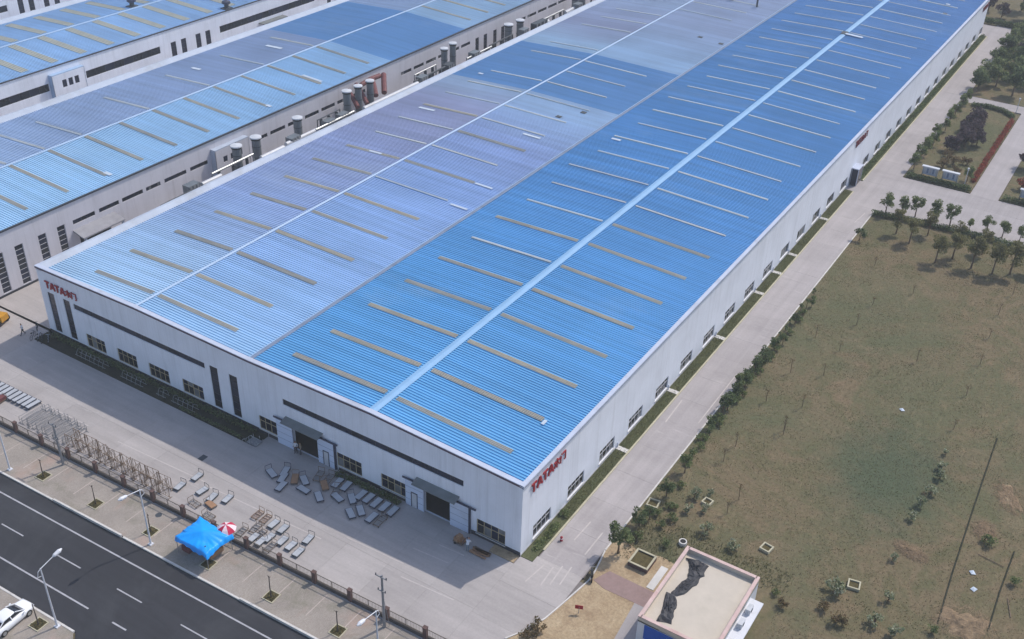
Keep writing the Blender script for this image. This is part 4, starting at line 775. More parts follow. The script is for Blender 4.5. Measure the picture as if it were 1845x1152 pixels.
loft(MB(), [carbody(x, w_, a, b) for x, w_, a, b in ((-1.15, .58, 1.28, 1.4), (-.9, .62, 1.28, 1.45), (-.5, .64, 1.3, 1.475), (.1, .62, 1.3, 1.45), (.28, .56, 1.28, 1.42))]).build('roof', m_car, car, smooth=True)
for s in (-1, 1):
    for p, q in (((-1.8, .7, .93), (-.95, .64, 1.41)), ((-.25, .71, .93), (-.3, .64, 1.43)), ((1.2, .68, .92), (.3, .6, 1.41))): MB().bar((p[0], s*p[1], p[2]), (q[0], s*q[1], q[2]), .07).build('pillar', m_car, car)
    MB().box(.85, 1.02, s*.92-.06, s*.92+.06, .92, 1.03).build('mirror', m_car, car); MB().box(1.98, 2.16, s*.6-.14, s*.6+.14, .6, .7).build('headlight', m_duct, car); MB().box(-2.24, -2.1, s*.62-.14, s*.62+.14, .68, .8).build('tail_light', m_red, car)
    for x in (-1.35, 1.4):
        wl = MB().tube([(x, s*.72, .32), (x, s*.9, .32)], .33, 18).build('wheel', m_black, car); MB().tube([(x, s*.9, .32), (x, s*.915, .32)], .2, 12).build('rim', m_galv, wl)
ld = thing('wheel_loader', 'yellow loader parked at the left edge beyond the corner', 'loader', (-2.6, 79.4, 0), 1.9)
MB().box(-1.6, 1., -.7, .7, .6, 1.4).build('chassis', m_yellow, ld); cb = MB().box(-.5, .6, -.6, .6, 1.4, 2.5).build('cab', m_cglass, ld); MB().box(-.6, .7, -.68, .68, 2.5, 2.62).build('cab_roof', m_yellow, cb)
MB().bar((.8, .5, 1.2), (2.1, .5, .5), .14).bar((.8, -.5, 1.2), (2.1, -.5, .5), .14).build('lift_arm', m_yellow, ld); MB().add([(2., -1, .1), (2.7, -1, .1), (2., -1, .8), (2., 1, .1), (2.7, 1, .1), (2., 1, .8)], [(0, 1, 2), (5, 4, 3), (0, 3, 4, 1), (0, 2, 5, 3)]).build('bucket', m_rust, ld)
for x in (-1., .9):
    for s in (-1, 1): MB().tube([(x, s*.75, .5), (x, s*1.05, .5)], .5, 14).build('wheel', m_black, ld)

# ------------------------------------------------------------ gatehouse and things round it
gh = thing('gatehouse', 'small flat roofed gatehouse with pinkish parapet and cream roof at the bottom', 'gatehouse', (0, 0, 0))
gx0, gx1, gy0, gy1, zt = -3.3, 7.25, -21.9, -14.5, 3.5
wall('wall', m_gwall, gh, (gx0, gy1, 0), FR, gy1-gy0, 2.95, [(4.2, 6.2, .9, 2.3)]); window(gh, (gx0, gy1-4.2, .9), FR, 2., 1.4, 2, None, m_framew, (m_glass,), .07, m_kerbw)
wall('wall', m_gwall, gh, (gx0, gy0, 0), 0, gx1-gx0, 2.95, [(2., 4., .9, 2.3), (6.5, 8.5, .9, 2.3)])
for u_ in (2., 6.5): window(gh, (gx0+u_, gy0, .9), 0, 2., 1.4, 2, None, m_framew, (m_glass,), .07, m_kerbw)
wall('wall', m_gwall, gh, (gx1, gy0, 0), math.pi/2, gy1-gy0, 2.95, []); wall('wall', m_gwall, gh, (gx1, gy1, 0), math.pi, gx1-gx0, 2.95, [])
MB().box(gx0, gx1, gy0, gy1, 2.8, 2.95).build('roof', m_cream, gh)
t_ = .26
for a, b, c, d in ((gx0, gx1, gy1-t_, gy1), (gx0, gx1, gy0, gy0+t_), (gx0, gx0+t_, gy0+t_, gy1-t_), (gx1-t_, gx1, gy0+t_, gy1-t_)):
    p = MB().box(a, b, c, d, 2.951, zt-.09).build('parapet', m_cream, gh); MB().box(a-.04, b+.04, c-.04, d+.04, zt-.09, zt).build('coping', m_copr, p)
MB().box(-6.0, 5.3, gy0-1.3, gy0-.02, 2.35, 2.52).build('ledge', m_gwall, gh)
MB().box(-.05, -.003, 1., 4.4, 1., 2.75).build('name_board', m_signb, gh, (gx0, gy1-5.1, 0))
for x in (3.2, 1.2): 
    ac = MB().box(x, x+.9, gy0-.75, gy0-.3, 2.52, 3.1).build('air_conditioner', m_duct, gh); MB().tube([(x+.45, gy0-.75, 2.8), (x+.45, gy0-.77, 2.8)], .22, 14).build('fan_grille', m_ductd, ac)
def tarp(pts, label, hmax, seed):
    rg = random.Random(seed); b = MB(); c = Vector((sum(p[0] for p in pts)/len(pts), sum(p[1] for p in pts)/len(pts), 0)); P_ = [Vector((p[0], p[1], 0)) for p in pts]; dense = []
    for a, q in zip(P_, P_[1:]+P_[:1]): dense += [a.lerp(q, k/3)+Vector((rg.uniform(-.08, .08), rg.uniform(-.08, .08), 0)) for k in range(3)]
    n = len(dense); rings = 6
    for r in range(rings):
        f = 1-r/rings
        for v in dense: p = c+(v-c)*f; b.v.append((p.x, p.y, (.01 if r == 0 else hmax*(.35+.65*rg.random())*(1-f*.6))))
    b.v.append((c.x, c.y, hmax*.6))
    for r in range(rings-1):
        for k in range(n): b.f.append((r*n+k, r*n+(k+1) % n, (r+1)*n+(k+1) % n, (r+1)*n+k))
    for k in range(n): b.f.append(((rings-1)*n+k, (rings-1)*n+(k+1) % n, len(b.v)-1))
    tag(b.build('tarpaulin', m_tarp, None, (0, 0, 2.952)), label, 'tarpaulin', 'tarpaulins on the gatehouse roof')
tarp([(6.25, -14.9), (6.6, -16.08), (6.4, -17.1), (4.9, -17.3), (4.2, -16.8), (4.0, -16.0), (4.9, -15.7), (5.6, -15.5)], 'crumpled black tarpaulin at the back corner of the gatehouse roof', .5, 1)
tarp([(4.3, -16.2), (4.7, -17.1), (3.5, -17.2), (2.2, -16.8), (1.2, -16.3), (1.1, -15.6), (2.0, -15.75), (3.2, -15.9)], 'black tarpaulin stretched along the middle of the gatehouse roof', .34, 2)
tarp([(1.25, -15.2), (1.2, -16.2), (.2, -16.7), (-.8, -16.9), (-2.1, -17.2), (-2.6, -16.0), (-1.6, -15.9), (-.9, -15.7), (.1, -15.5)], 'crumpled black tarpaulin at the front edge of the gatehouse roof', .5, 3)
pb = thing('planter_box', 'square brick planter box filled with soil beside the gatehouse', 'planter', (6, -10.55, .01))
for a, b, c, d in ((-1.1, 1.1, -1.05, -.9), (-1.1, 1.1, .9, 1.05), (-1.1, -.95, -.9, .9), (.95, 1.1, -.9, .9)):
    p = MB().box(a, b, c, d, 0, .5).build('side_wall', m_post, pb); MB().box(a-.02, b+.02, c-.02, d+.02, .5, .58).build('coping', m_kerby, p)
MB().box(-.95, .95, -.9, .9, .1, .42).build('soil', m_pit, pb)
struct(MB().prism([(1.3, -7.6), (3.2, -8.4), (3.1, -14.4), (.9, -14.4), (.85, -9)], -.1, .03).build('brick_path', m_brickp)); struct(MB().box(3.3, 6.7, -13.1, -12.35, -.1, .06).build('concrete_gutter', m_kerbw)); struct(MB().prism([(-6, -14.4), (-6, -12.9), (1., -12.3), (1.1, -14.4)], -.1, .02).build('concrete_path', m_conc2))
def rim(x, y, s, label, h=.3):
    o = thing('planting_frame', label, 'planting frame', (x, y, .01), random.uniform(-.2, .2), 'concrete planting frames'); t_ = .14
    for a, b, c, d in ((-s, s, -s, -s+t_), (-s, s, s-t_, s), (-s, -s+t_, -s+t_, s-t_), (s-t_, s, -s+t_, s-t_)): MB().box(a, b, c, d, 0, h).build('side', m_kerby, o)
    MB().box(-s+t_, s-t_, -s+t_, s-t_, 0, h*.5).build('soil', m_pit, o)
rim(14.3, -7.7, .62, 'white concrete planting frame at the lane edge under a small tree'); rim(14.8, -20.2, .55, 'white concrete planting frame just behind the gatehouse'); rim(14.8, -29.2, .6, 'white concrete planting frame in the middle of the field'); rim(17.8, -12.4, .5, 'white concrete planting frame half hidden by pale bushes')
rg_ = tag(MB().tube([(0, 0, 0), (0, 0, .4)], .42, 16).build('well_ring', m_kerbw, None, (10.7, -12.8, 0)), 'round concrete well ring at the back corner of the gatehouse', 'well ring'); MB().tube([(0, 0, .4), (0, 0, .41)], .3, 14).build('opening', m_black, rg_)
sg = thing('warning_sign', 'small red sign on a post in the sandy ground by the gatehouse', 'sign', (-3.2, -8.5, 0), .4); MB().tube([(0, 0, 0), (0, 0, .9)], .03).build('post', m_greyst, sg); MB().box(-.02, .02, -.38, .38, .6, 1.05).build('board', m_red, sg)
mc = thing('motorcycle', 'dark motorcycle parked at the bend of the lane by the brick path', 'motorcycle', (1.5, -7.3, .03), .5)
for sx in (-.62, .62): MB().tube([(sx, -.06, .3), (sx, .06, .3)], .3, 14).build('wheel', m_black, mc)
MB().box(-.45, .4, -.12, .12, .35, .7).build('body', m_ductd, mc); MB().box(-.6, .1, -.14, .14, .7, .82).build('saddle', m_black, mc); MB().tube([(.62, 0, .3), (.42, 0, 1.0)], .04).tube([(.4, -.35, 1.02), (.4, .35, 1.02)], .02).build('fork', m_galv, mc)

# ------------------------------------------------------------ vegetation
def leafcloud(centers, radii, n, size, flat=.8):
    k = rng.integers(0, len(centers), n); c = np.array(centers)[k]; r = np.array(radii)[k]
    d = rng.normal(size=(n, 3)); d /= np.linalg.norm(d, axis=1)[:, None]; p = c+d*(r*rng.random(n)**.4)[:, None]*np.array([1, 1, flat])
    a = rng.normal(size=(n, 3)); a /= np.linalg.norm(a, axis=1)[:, None]; bb = np.cross(a, rng.normal(size=(n, 3))); bb /= np.linalg.norm(bb, axis=1)[:, None]
    s = size*(.6+.8*rng.random(n))[:, None]; v = np.stack([p-a*s, p+bb*s*.55, p+a*s, p-bb*s*.55], 1).reshape(-1, 3)
    b = MB(); b.v = v.tolist(); b.f = [(4*i, 4*i+1, 4*i+2, 4*i+3) for i in range(n)]; return b
def tree_mesh(h, cr, trunk, n, size, mt, clumps=9, flat=.8):
    cs, rs = [], []
    for _ in range(clumps):
        a = random.uniform(0, 6.28); q = random.uniform(0, 1)**.5*cr*.72; z = random.uniform(trunk+cr*.35, h-cr*.35); taper = 1-.45*max(0, (z-(trunk+h)/2)/(h-trunk)*2); cs.append((q*taper*math.cos(a), q*taper*math.sin(a), z)); rs.append(random.uniform(.3, .55)*cr)
    crown = leafcloud(cs, rs, n, size, flat).mesh('crown', mt)
    t = MB().tube([(0, 0, -.05), (.03, .02, trunk*.6), (0, 0, h*.75)], [cr*.075+.02, cr*.06+.015, .02], 7)
    for c in cs[:5]: t.tube([(0, 0, max(.2, c[2]-cr*.7)), c], [.035, .012], 5)
    return crown, t.mesh('trunk', m_bark)
def kit(*a, k=3, **kw): return [tree_mesh(*a, **kw) for _ in range(k)]
K_small = kit(2.3, .95, .55, 800, .1, m_leafd, k=5); K_round = kit(3.0, 1.05, .9, 1000, .115, m_leaf, k=5); K_field = kit(5.0, 1.6, 1.6, 1500, .135, m_leafo, k=5); K_big = kit(6.2, 2.6, 1.4, 1500, .26, m_leafd, clumps=14); K_bigg = kit(5.2, 2.3, 1.2, 1300, .24, m_leaf, clumps=13)
K_purp = kit(3.4, 1.7, .6, 1000, .2, m_leafp, clumps=12); K_red = kit(2.0, 1.1, .3, 520, .15, m_leafr); K_pale = kit(1.25, .62, .12, 220, .11, m_leafl, clumps=7); K_shrub = kit(1.1, .75, .1, 340, .1, m_leaf, clumps=8); K_brown = kit(1.5, 1.0, .15, 420, .11, m_leafb, clumps=8); K_tiny = kit(1.9, .5, .7, 140, .1, m_leafd, clumps=5)
def tree(kt, x, y, s, label, group, name='tree', cat='tree', z=0.):
    cm, tm = random.choice(kt); o = thing(name, label, cat, (x, y, z), random.uniform(0, 6.28), group); o.scale = (s, s, s*random.uniform(.92, 1.08))
    put(tm, 'trunk', o); put(cm, 'crown', o); return o
ga = 'trees along the side lane'
tree(K_round, 5.9, -7.9, 1.25, 'bushy dark green tree at the lane bend beside the planter box', ga); tree(K_small, 10.6, -7.9, 1.05, 'spreading dark shrub at the lane edge between two small trees', ga, 'shrub', 'shrub'); tree(K_small, 12., -8.4, .8, 'low dark shrub leaning away from the lane near the white planting frame', ga, 'shrub', 'shrub')
tree(K_small, 16.2, -8.3, 1.05, 'small tree with a thin trunk beside the white planting frame at the lane', ga); tree(K_round, 20.9, -8.3, .85, 'small round tree where the kerb shadow begins, third along the lane', ga)
for i, (x, y, s, kk) in enumerate(((29.9, -7.6, .9, K_small), (31.2, -7.4, .6, K_tiny), (33.6, -7.5, .95, K_small), (35.4, -7.4, .8, K_small), (37.4, -7.6, 1., K_small), (39.2, -7.3, .9, K_round), (40.7, -7.4, .95, K_small), (42.3, -7.3, .7, K_small), (43.8, -7.5, 1., K_small), (45.6, -7.6, .6, K_small), (47.3, -7.4, .9, K_small), (49.9, -7.7, .85, K_small), (52.4, -7.5, .7, K_tiny), (54.2, -7.6, .9, K_tiny), (55.8, -7.6, .8, K_tiny), (58, -7.8, 1., K_tiny), (59.4, -8.2, .8, K_tiny), (60.7, -7.4, 1., K_tiny), (62.4, -7.7, .9, K_tiny), (65.6, -7.6, .85, K_tiny), (86.4, -7.7, .95, K_small), (88, -8.2, .6, K_shrub))):
    tree(kk, x, y, s, '%s small tree up the lane in the row between lane and field' % SN[i], ga)
for i in range(20): tree(K_shrub if i % 3 else K_small, 28.5+1.9*i+random.uniform(-.5, .5), -8.0+random.uniform(-.35, .35), random.uniform(.7, 1.1)*(1 if i < 12 else .75), '%s low shrub up the lane under the small trees' % SN[i], 'low shrubs along the lane', 'shrub', 'shrub')
for i, (x, y, sc_) in enumerate(((7.8, -8.2, .8), (8.8, -8.6, .9), (13.2, -8.8, .8), (14.8, -9.3, .7), (17.6, -8.4, .8), (18.6, -9.0, .7), (22.6, -8.0, .8), (24.2, -7.8, .9), (25.8, -8.0, .8), (27.2, -7.7, 1.))): tree(K_shrub, x, y, sc_, '%s low green shrub at the lane edge from the planter box upward' % SN[i], 'low shrubs along the lane', 'shrub', 'shrub')
gb = 'trees round the field hedge'; CNT = {}
def nxt(k): CNT[k] = CNT.get(k, -1)+1; return SN[CNT[k]]
for x, y, s in ((98., -8.4, .95), (99.2, -10.6, .9), (100, -12.7, .9), (99.6, -15.4, 1.), (99.8, -18.2, .95), (99.7, -21.2, .55), (100.4, -23.6, .8), (100.6, -26., .8), (100.5, -28.6, .7), (100.4, -31.5, .9)): tree(K_round, x, y, s*1.35, 'round green tree behind the field hedge, %s from the lane' % nxt('r'), gb)
for x, y, s in ((92.1, -11.8, .8), (90.1, -14.4, .85), (94.4, -16.1, .8), (86.2, -19.3, .9), (88.9, -21.2, .95), (87.5, -24.2, 1.), (87.5, -27.2, .95), (89., -29.4, 1.), (91, -32, 1.), (93, -24.6, .8), (95, -20.4, .7)): tree(K_field, x, y, s*1.1, 'olive tree with a bare trunk before the field hedge, %s of the row' % nxt('o'), gb)
def hedge(label, pts, w_, h, mt, n, size=.12, name='hedge', group=None, z=0):
    cs = []; rs = []; P_ = [Vector((*p, 0)) for p in pts]
    for a, b in zip(P_, P_[1:]):
        k = max(2, int((b-a).length/(w_*.55)))
        for i in range(k):
            c = a.lerp(b, (i+.5)/k)
            for zz in (.3, .68): cs.append((c.x+random.uniform(-.1, .1)*w_, c.y+random.uniform(-.1, .1)*w_, h*zz)); rs.append(w_*.52)
    o = thing(name, label, 'hedge', (0, 0, z), 0, group); leafcloud(cs, rs, n, size, min(1, h/w_*.6)).build('foliage', mt, o)
    b = MB()
    for c in cs[::2]: b.tube([(c[0], c[1], -.1), (c[0], c[1], h*.5)], [.04, .02], 5)
    b.build('stems', m_bark, o); return o
hedge('dark clipped hedge along the top of the field by the cross lane', [(96.6, -6.9), (97.6, -14), (98.1, -22), (98.2, -45)], 1.3, 1.0, m_leafd, 9000, .13)
hedge('dark planting along the foot of the front wall behind the bicycle hoops', [(-.55, 35.5), (-.55, 70.5)], .9, .65, m_leafd, 5200, .1, z=.05); hedge('low dark ground planting at the outer edge of the front bed', [(-2.0, 36), (-2.0, 46)], .55, .35, m_leafd, 900, .09, z=.05)
hedge('dark hedge under the middle front windows behind the row of trolleys', [(-.7, 14.6), (-.7, 23)], .9, .6, m_leafd, 2200, .1)
for i, (a, b) in enumerate(((109, 127.4), (128.2, 142), (142.8, 156.5), (157.5, 176), (177, 190), (191, 206.4))): hedge('%s piece of dark hedge under the side wall beyond the porch' % SN[i], [(a, -.75), (b, -.75)], 1.1, .7, m_leafd, int((b-a)*110), .12, group='hedges under the side wall')
hedge('green verge shrubs right at the near corner of the side wall', [(1.4, -.8), (6, -.8)], .9, .4, m_leaf, 900, .09); tree(K_shrub, 7.6, -.7, .8, 'dark shrub against the side wall beside the first window', None, 'shrub', 'shrub')
hedge('dark clipped hedge before the notice boards at the near end of the garden island', [(115., -7.4), (115.2, -17.8)], 1.2, .9, m_leafd, 2600, .14); hedge('red leaved hedge along the right edge of the garden island', [(119, -17.5), (153, -17.5)], 1.0, .8, m_leafr, 5200, .14)
hedge('curved green hedge at the far end of the garden island', [(157, -9), (157.8, -12), (157.2, -15), (155, -17.3)], 1.3, .9, m_leafd, 2400, .15); hedge('dark hedge across the end of the lane at the top right', [(218.6, 2), (218, -7)], 1.6, 1.4, m_leafd, 2400, .2)
hedge('dark clipped hedge on the right edge beyond the garden lane', [(115., -23.4), (115.4, -40)], 1.4, 1., m_leafd, 3000, .14)
gc = 'trees on the garden island'
for x, y in ((118.5, -7.5), (123, -7.4), (126, -7.6), (128.4, -7.3), (131.5, -7.6), (135, -7.3), (140, -7.8), (144.6, -7.5), (149.4, -7.4), (153.5, -7.6), (157, -7.8)): tree(K_round, x, y, random.uniform(.85, 1.15), '%s green tree in the row on the lane side of the garden island' % nxt('g'), gc)
for x, y, s in ((131, -11.2, 1.), (134.2, -12.6, 1.15), (137.2, -12.4, 1.2), (140.6, -12.9, 1.1), (144, -12.4, 1.2), (147.3, -12.5, 1.1), (136, -14.4, .9), (142, -10.8, .9)): tree(K_purp, x, y, s, '%s dark purple tree of the clump in the garden island' % nxt('p'), gc)
for x, y, s in ((122.6, -11.6, 1.), (125, -12.8, 1.1), (127.4, -11.2, .9), (121, -14.2, .8), (126, -15, .9)): tree(K_brown, x, y, s*1.3, '%s reddish brown shrub behind the notice boards' % nxt('b'), gc, 'shrub', 'shrub')
tree(K_round, 118.6, -16.6, 1., 'lone green tree at the near right corner of the garden island', gc)
gd = 'trees at the top right'
for x, y, s in ((166, -8, .8), (169.5, -7.6, 1.), (172, -10.6, 1.), (176, -8.4, 1.), (178, -12.5, 1.1), (181.5, -8.6, .95), (184, -13, 1.1), (187.6, -8.8, .9), (192, -8.6, 1.), (196, -12, 1.), (200, -8.2, .95), (206, -8.4, .9), (211, -8, .95), (168, -14.6, 1.), (174.5, -15.6, 1.05)): tree(K_bigg if random.random() < .55 else K_big, x, y, s, '%s leafy green tree of the grove at the top right' % nxt('t'), gd)
for x, y in ((190, -12.6), (187, -16), (193, -16.4), (198, -16), (203, -13)): tree(K_purp, x, y, 1.5, '%s dark purple tree within the top right grove' % nxt('tp'), gd)
for x, y, s, kk in ((226, -1, 1., K_purp), (230, 3, 1.2, K_purp), (224, 6, 1., K_big), (228, -7, 1., K_bigg), (236, -4, 1.2, K_big), (222, -8, .9, K_big), (240, 6, 1.2, K_purp), (235, 12, 1.2, K_big), (222, -14, 1., K_bigg), (230, -14, 1.2, K_big)): tree(kk, x, y, s*1.2, '%s tree beyond the lane end in the top right corner' % nxt('te'), gd)
for x, y, s, kk in ((121, -25, 1., K_red), (124, -27, 1.1, K_brown), (131, -24.6, 1.1, K_purp), (134, -26, 1., K_red), (119, -28, .9, K_brown)): tree(kk, x, y, s*1.2, '%s reddish shrub on the right edge beyond the garden lane' % nxt('rs'), 'shrubs on the right edge', 'shrub', 'shrub')
ge = 'pale bushes in the field'
for x, y, s in ((17.8, -10.9, 1.2), (15.4, -11.2, 1.), (13.4, -14.2, 1.3), (12.9, -17.4, 1.1), (19, -12.2, .8), (16.4, -12.6, .9)): tree(K_pale, x, y, s, '%s pale flowering bush in the field behind the gatehouse' % nxt('pf'), ge, 'bush', 'bush')
for x, y, s in ((37.8, -32, 1.), (36, -32.3, 1.1), (32.8, -32., 1.2), (30.2, -31.5, 1.1), (27.6, -31.3, 1.), (40.6, -31.8, .7)): tree(K_pale, x, y, s, '%s pale bush in the line right of the dark green patch' % nxt('pl'), ge, 'bush', 'bush')
for x, y, s in ((12.9, -27.8, 1.7), (11., -32.3, 1.3), (10.9, -34.3, 1.2), (14.6, -32.6, 1.), (20.5, -31.4, .8)): tree(K_pale, x, y, s, '%s pale bush in the lower part of the field' % nxt('pw'), ge, 'bush', 'bush')
for x, y, s, kk in ((9.3, -29.3, 1.1, K_brown), (8.2, -24.3, .8, K_brown), (10.2, -27.7, .8, K_brown), (13.1, -37.1, .9, K_shrub), (9.5, -23.2, .7, K_shrub), (13.2, -10.4, 1., K_shrub), (9.4, -11.4, 1., K_shrub), (11.6, -9.9, .9, K_shrub), (15, -9.8, .8, K_shrub), (28.4, -39, 1.2, K_shrub), (24, -42.4, 1., K_shrub)): tree(kk, x, y, s*.9, '%s low scrubby bush in the weeds and field round the gatehouse' % nxt('sc'), 'scrub in the field', 'bush', 'bush')
for x, y, s in ((-7.2, -6.4, 1.1), (-8.6, -6.2, .9)): tree(K_brown, x, y, s*.9, '%s dry brown bush at the lane edge at the bottom' % nxt('db'), 'dry bushes at the bottom', 'bush', 'bush')
gs = 'bare stems in the field'
for i, (x, y) in enumerate(((33.6, -15), (20.2, -15), (17.5, -14.8), (25.2, -11.1), (68.5, -15.1), (53.9, -31.1), (46.2, -11.3), (34.4, -14.8), (69.2, -30.6), (62.2, -14.8), (31., -31.6), (28.5, -11.2), (40, -15), (75, -19), (58, -24), (80, -12), (48, -15), (54.6, -14.9), (62, -31), (46, -31.4), (76, -30.4), (38.6, -11), (56, -11.2), (83, -31))):
    t = thing('young_tree', '%s thin bare young tree standing in the open field' % (SN[i] if i < 22 else ['twenty-third', 'twenty-fourth'][i-22]), 'tree', (x, y, 0), random.uniform(0, 6), gs); h = random.uniform(1.3, 2.3)
    MB().tube([(0, 0, -.05), (.05, .02, h*.6), (0, .05, h)], [.04, .03, .012], 6).build('trunk', m_bark, t)
    bb = MB()
    for k in range(7): a = k*2.4; z = h*(.45+.07*k); bb.tube([(.03, .02, z), (.35*math.cos(a), .35*math.sin(a), z+.28)], [.014, .006], 4)
    bb.build('branches', m_bark, t); leafcloud([(0, 0, h*.85)], [.4], 40, .07).build('crown', m_leafb, t)
# straw heaps, timber and litter in the field
def heap(x, y, sx, sy, h, label):
    n = 20; b = MB(); rg = random.Random(int(x*10))
    for i in range(n+1):
        for j in range(n+1):
            u, v = i/n*2-1, j/n*2-1; r = min(1, math.hypot(u, v)); an = math.atan2(v, u); lim = .72+.16*math.sin(3*an+sx)+.12*math.sin(7*an); r = r/lim; b.v.append((u*sx*1.2, v*sy*1.2, max(-.06, .6*h*(1-r**1.4)*(.6+.8*rg.random())-.03)))
    for i in range(n):
        for j in range(n): b.f.append((i*(n+1)+j, (i+1)*(n+1)+j, (i+1)*(n+1)+j+1, i*(n+1)+j+1))
    o = thing('straw_heap', label, 'straw heap', (x, y, 0), rg.uniform(0, 3), 'straw heaps in the field'); b.build('mound', m_hay, o)
    q = MB()
    for k in range(420): 
        r = rg.random()**.5; a = rg.uniform(0, 6.28); p = Vector((r*sx*1.15*math.cos(a), r*sy*1.15*math.sin(a), h*(1-r)*.9+.06)); d = Vector((rg.uniform(-1, 1), rg.uniform(-1, 1), rg.uniform(-.2, .2))).normalized()*rg.uniform(.2, .5); e = Vector((-d.y, d.x, 0))*.05; q.quad(p-d, p-d+e, p+d+e, p+d)
    q.build('straw', m_hay, o)
heap(15.9, -39.4, 2.6, 2.2, .5, 'largest tan straw heap near the bottom right'); heap(22.8, -32.6, 1.6, .9, .35, 'small tan straw heap below the green patch'); heap(30.2, -38.2, 1.4, 1.0, .3, 'reddish straw heap beside the long dark furrow'); heap(37.2, -39.4, 2.6, 1.3, .3, 'faint straw heap at the right edge'); 
for pts, lb in (([(14.6, -37.3, .02), (22, -36.9, .03), (33.3, -36.5, .02), (40, -36.3, .03), (47.2, -36.1, .02)], 'long dark furrow line running up the right side of the field'), ([(16.3, -41.5, .02), (22, -41.4, .02), (28.7, -41.5, .02)], 'short dark furrow line at the right edge of the field')):
    struct(MB().tube(pts, .08, 6).build('furrow', m_bed))
for (x, y, rz), lb in zip(((26, -39.8, 1.4), (20.4, -42.6, .3)), ('long pale timber pole lying across the weeds at the right edge', 'white timber pole lying at the right edge')):
    tag(MB().tube([(-1.3, 0, .1), (1.3, 0, .08)], .04, 7).build('timber_pole', m_rust, None, (x, y, 0), rz), lb, 'pole')
for (x, y), lb in zip(((23.2, -38.6), (21, -39.2), (46.3, -25.3)), ('white litter sheet beside the long furrow', 'white litter square right of the long furrow', 'white speck of litter in the dark green patch')):
    tag(MB().add([(-.3, -.2, .06), (.28, -.26, .1), (.33, .2, .05), (-.2, .28, .12), (0, 0, .18)], [(0, 1, 4), (1, 2, 4), (2, 3, 4), (3, 0, 4)]).build('litter', m_patch, None, (x, y, 0), random.uniform(0, 3)), lb, 'litter', 'litter in the field')
# notice boards in the garden
for (y0, y1), lb in (((-9.4, -12.0), 'white topped notice board at the left of the garden hedge'), ((-12.8, -15.4), 'white topped notice board at the right of the garden hedge'), ((-25.5, -28), 'white topped notice board on the right edge beyond the garden lane')):
    nb = thing('notice_board', lb, 'notice board', (116.2, y0, 0), 0, 'notice boards in the garden'); l = y0-y1
    MB().box(-.05, .05, -l, 0, .7, 2.1).build('panel', m_par, nb); MB().box(-.4, .3, -l-.15, .15, 2.1, 2.25).build('roof', m_duct, nb)
    for y in (-.1, -l+.1): MB().box(-.08, .08, y-.08, y+.08, 0, 2.1).build('post', m_galv, nb)
    for k in range(5): MB().box(-.07, -.052, -.25-k*l/5.4-.32, -.25-k*l/5.4, 1., 1.85).build('poster', m_gut if k % 2 else m_board, nb)
for (x, y), lb in (((117.5, -16.5), 'slim white garden lamp at the corner of the garden island'), ((158.6, -17.2), 'slim grey post at the far corner of the garden island')):
    gl = thing('garden_lamp', lb, 'lamp', (x, y, .05)); MB().tube([(0, 0, 0), (0, 0, 2.6)], .06).build('post', m_lamp, gl); MB().tube([(0, 0, 2.6), (0, 0, 3.0)], [.14, .18], 10).build('lantern', m_duct, gl)

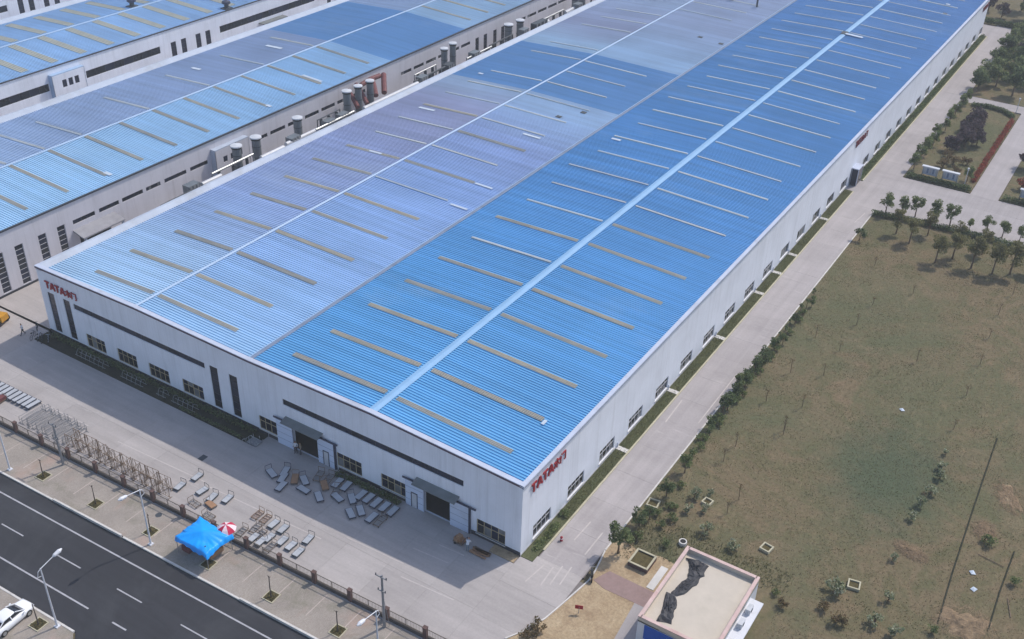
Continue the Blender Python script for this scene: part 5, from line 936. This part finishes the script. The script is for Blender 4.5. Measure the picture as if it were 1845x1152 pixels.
# ------------------------------------------------------------ grass
def grass(name, n, area, mt, hgt, keep, label):
    x = rng.uniform(area[0], area[1], n); y = rng.uniform(area[2], area[3], n); k = keep(x, y); x, y = x[k], y[k]; n = len(x)
    a = rng.uniform(0, 6.28, n); wd = rng.uniform(.025, .06, n); h = hgt*rng.uniform(.4, 1.4, n); lx = rng.normal(0, .6, n)*h; ly = rng.normal(0, .6, n)*h
    v = np.stack([np.stack([x-wd*np.cos(a), y-wd*np.sin(a), np.zeros(n)], 1), np.stack([x+wd*np.cos(a), y+wd*np.sin(a), np.zeros(n)], 1), np.stack([x+lx, y+ly, h], 1)], 1).reshape(-1, 3)
    b = MB(); b.v = v.tolist(); b.f = [(3*i, 3*i+1, 3*i+2) for i in range(n)]; o = b.build(name, mt); o['label'] = label; o['category'] = 'grass'; return stuff(o)
cl = rng.uniform(-1, 1, (260, 2))*[55, 20]+[45, -27]
def clumpy(x, y, t=1.6):
    k = np.zeros(len(x), bool)
    for c in cl: k |= (x-c[0])**2+(y-c[1])**2 < t*t*(.4+abs(math.sin(c[0]*3)))
    return k
inside = lambda x, y: (y < -7.0) & ~((x < 12) & (y > -24)) & (x < 96.3)
grass('dry_grass', 60000, (4, 97, -46, -7), m_grass, .08, lambda x, y: inside(x, y), 'dry brown and olive grass over the open field')
grass('green_grass', 45000, (4, 97, -46, -7), m_grassg, .1, lambda x, y: inside(x, y) & (clumpy(x, y) | (((x-33)/10)**2+((y+27)/6)**2 < rng.uniform(.1, 1.5, len(x)))), 'green grass clumps and the dark green patch in the field')
grass('verge_grass', 16000, (7, 103, -1.4, -.1), m_grassg, .16, lambda x, y: x > 0, 'short grass in the strip along the side wall')
grass('garden_grass', 12000, (115, 215, -18, -7), m_grassg, .16, lambda x, y: (x < 158) | (x > 163.2), 'short grass of the garden island')
grass('weeds', 5000, (3, 13, -24, -7), m_grassg, .25, lambda x, y: (y < -8) & ((x > 7.6) | (y > -9.2)) & ((x+y*.3) > 3.0), 'weeds round the gatehouse')

# ------------------------------------------------------------ air
hz = stuff(MB().box(-950, 1550, -950, 1550, -2.2, 82).build('haze', None)); hz.data.materials.clear()
hm = bpy.data.materials.new('haze'); hm.use_nodes = True; ht_ = hm.node_tree; ht_.nodes.remove(ht_.nodes['Principled BSDF']); pv = ht_.nodes.new('ShaderNodeVolumePrincipled')
pv.inputs['Color'].default_value = (.9, .93, .97, 1); pv.inputs['Density'].default_value = .00045; ht_.links.new(pv.outputs[0], ht_.nodes['Material Output'].inputs['Volume']); hz.data.materials.append(hm)
hz['label'] = 'thin pale haze over the whole site'; hz['category'] = 'haze'
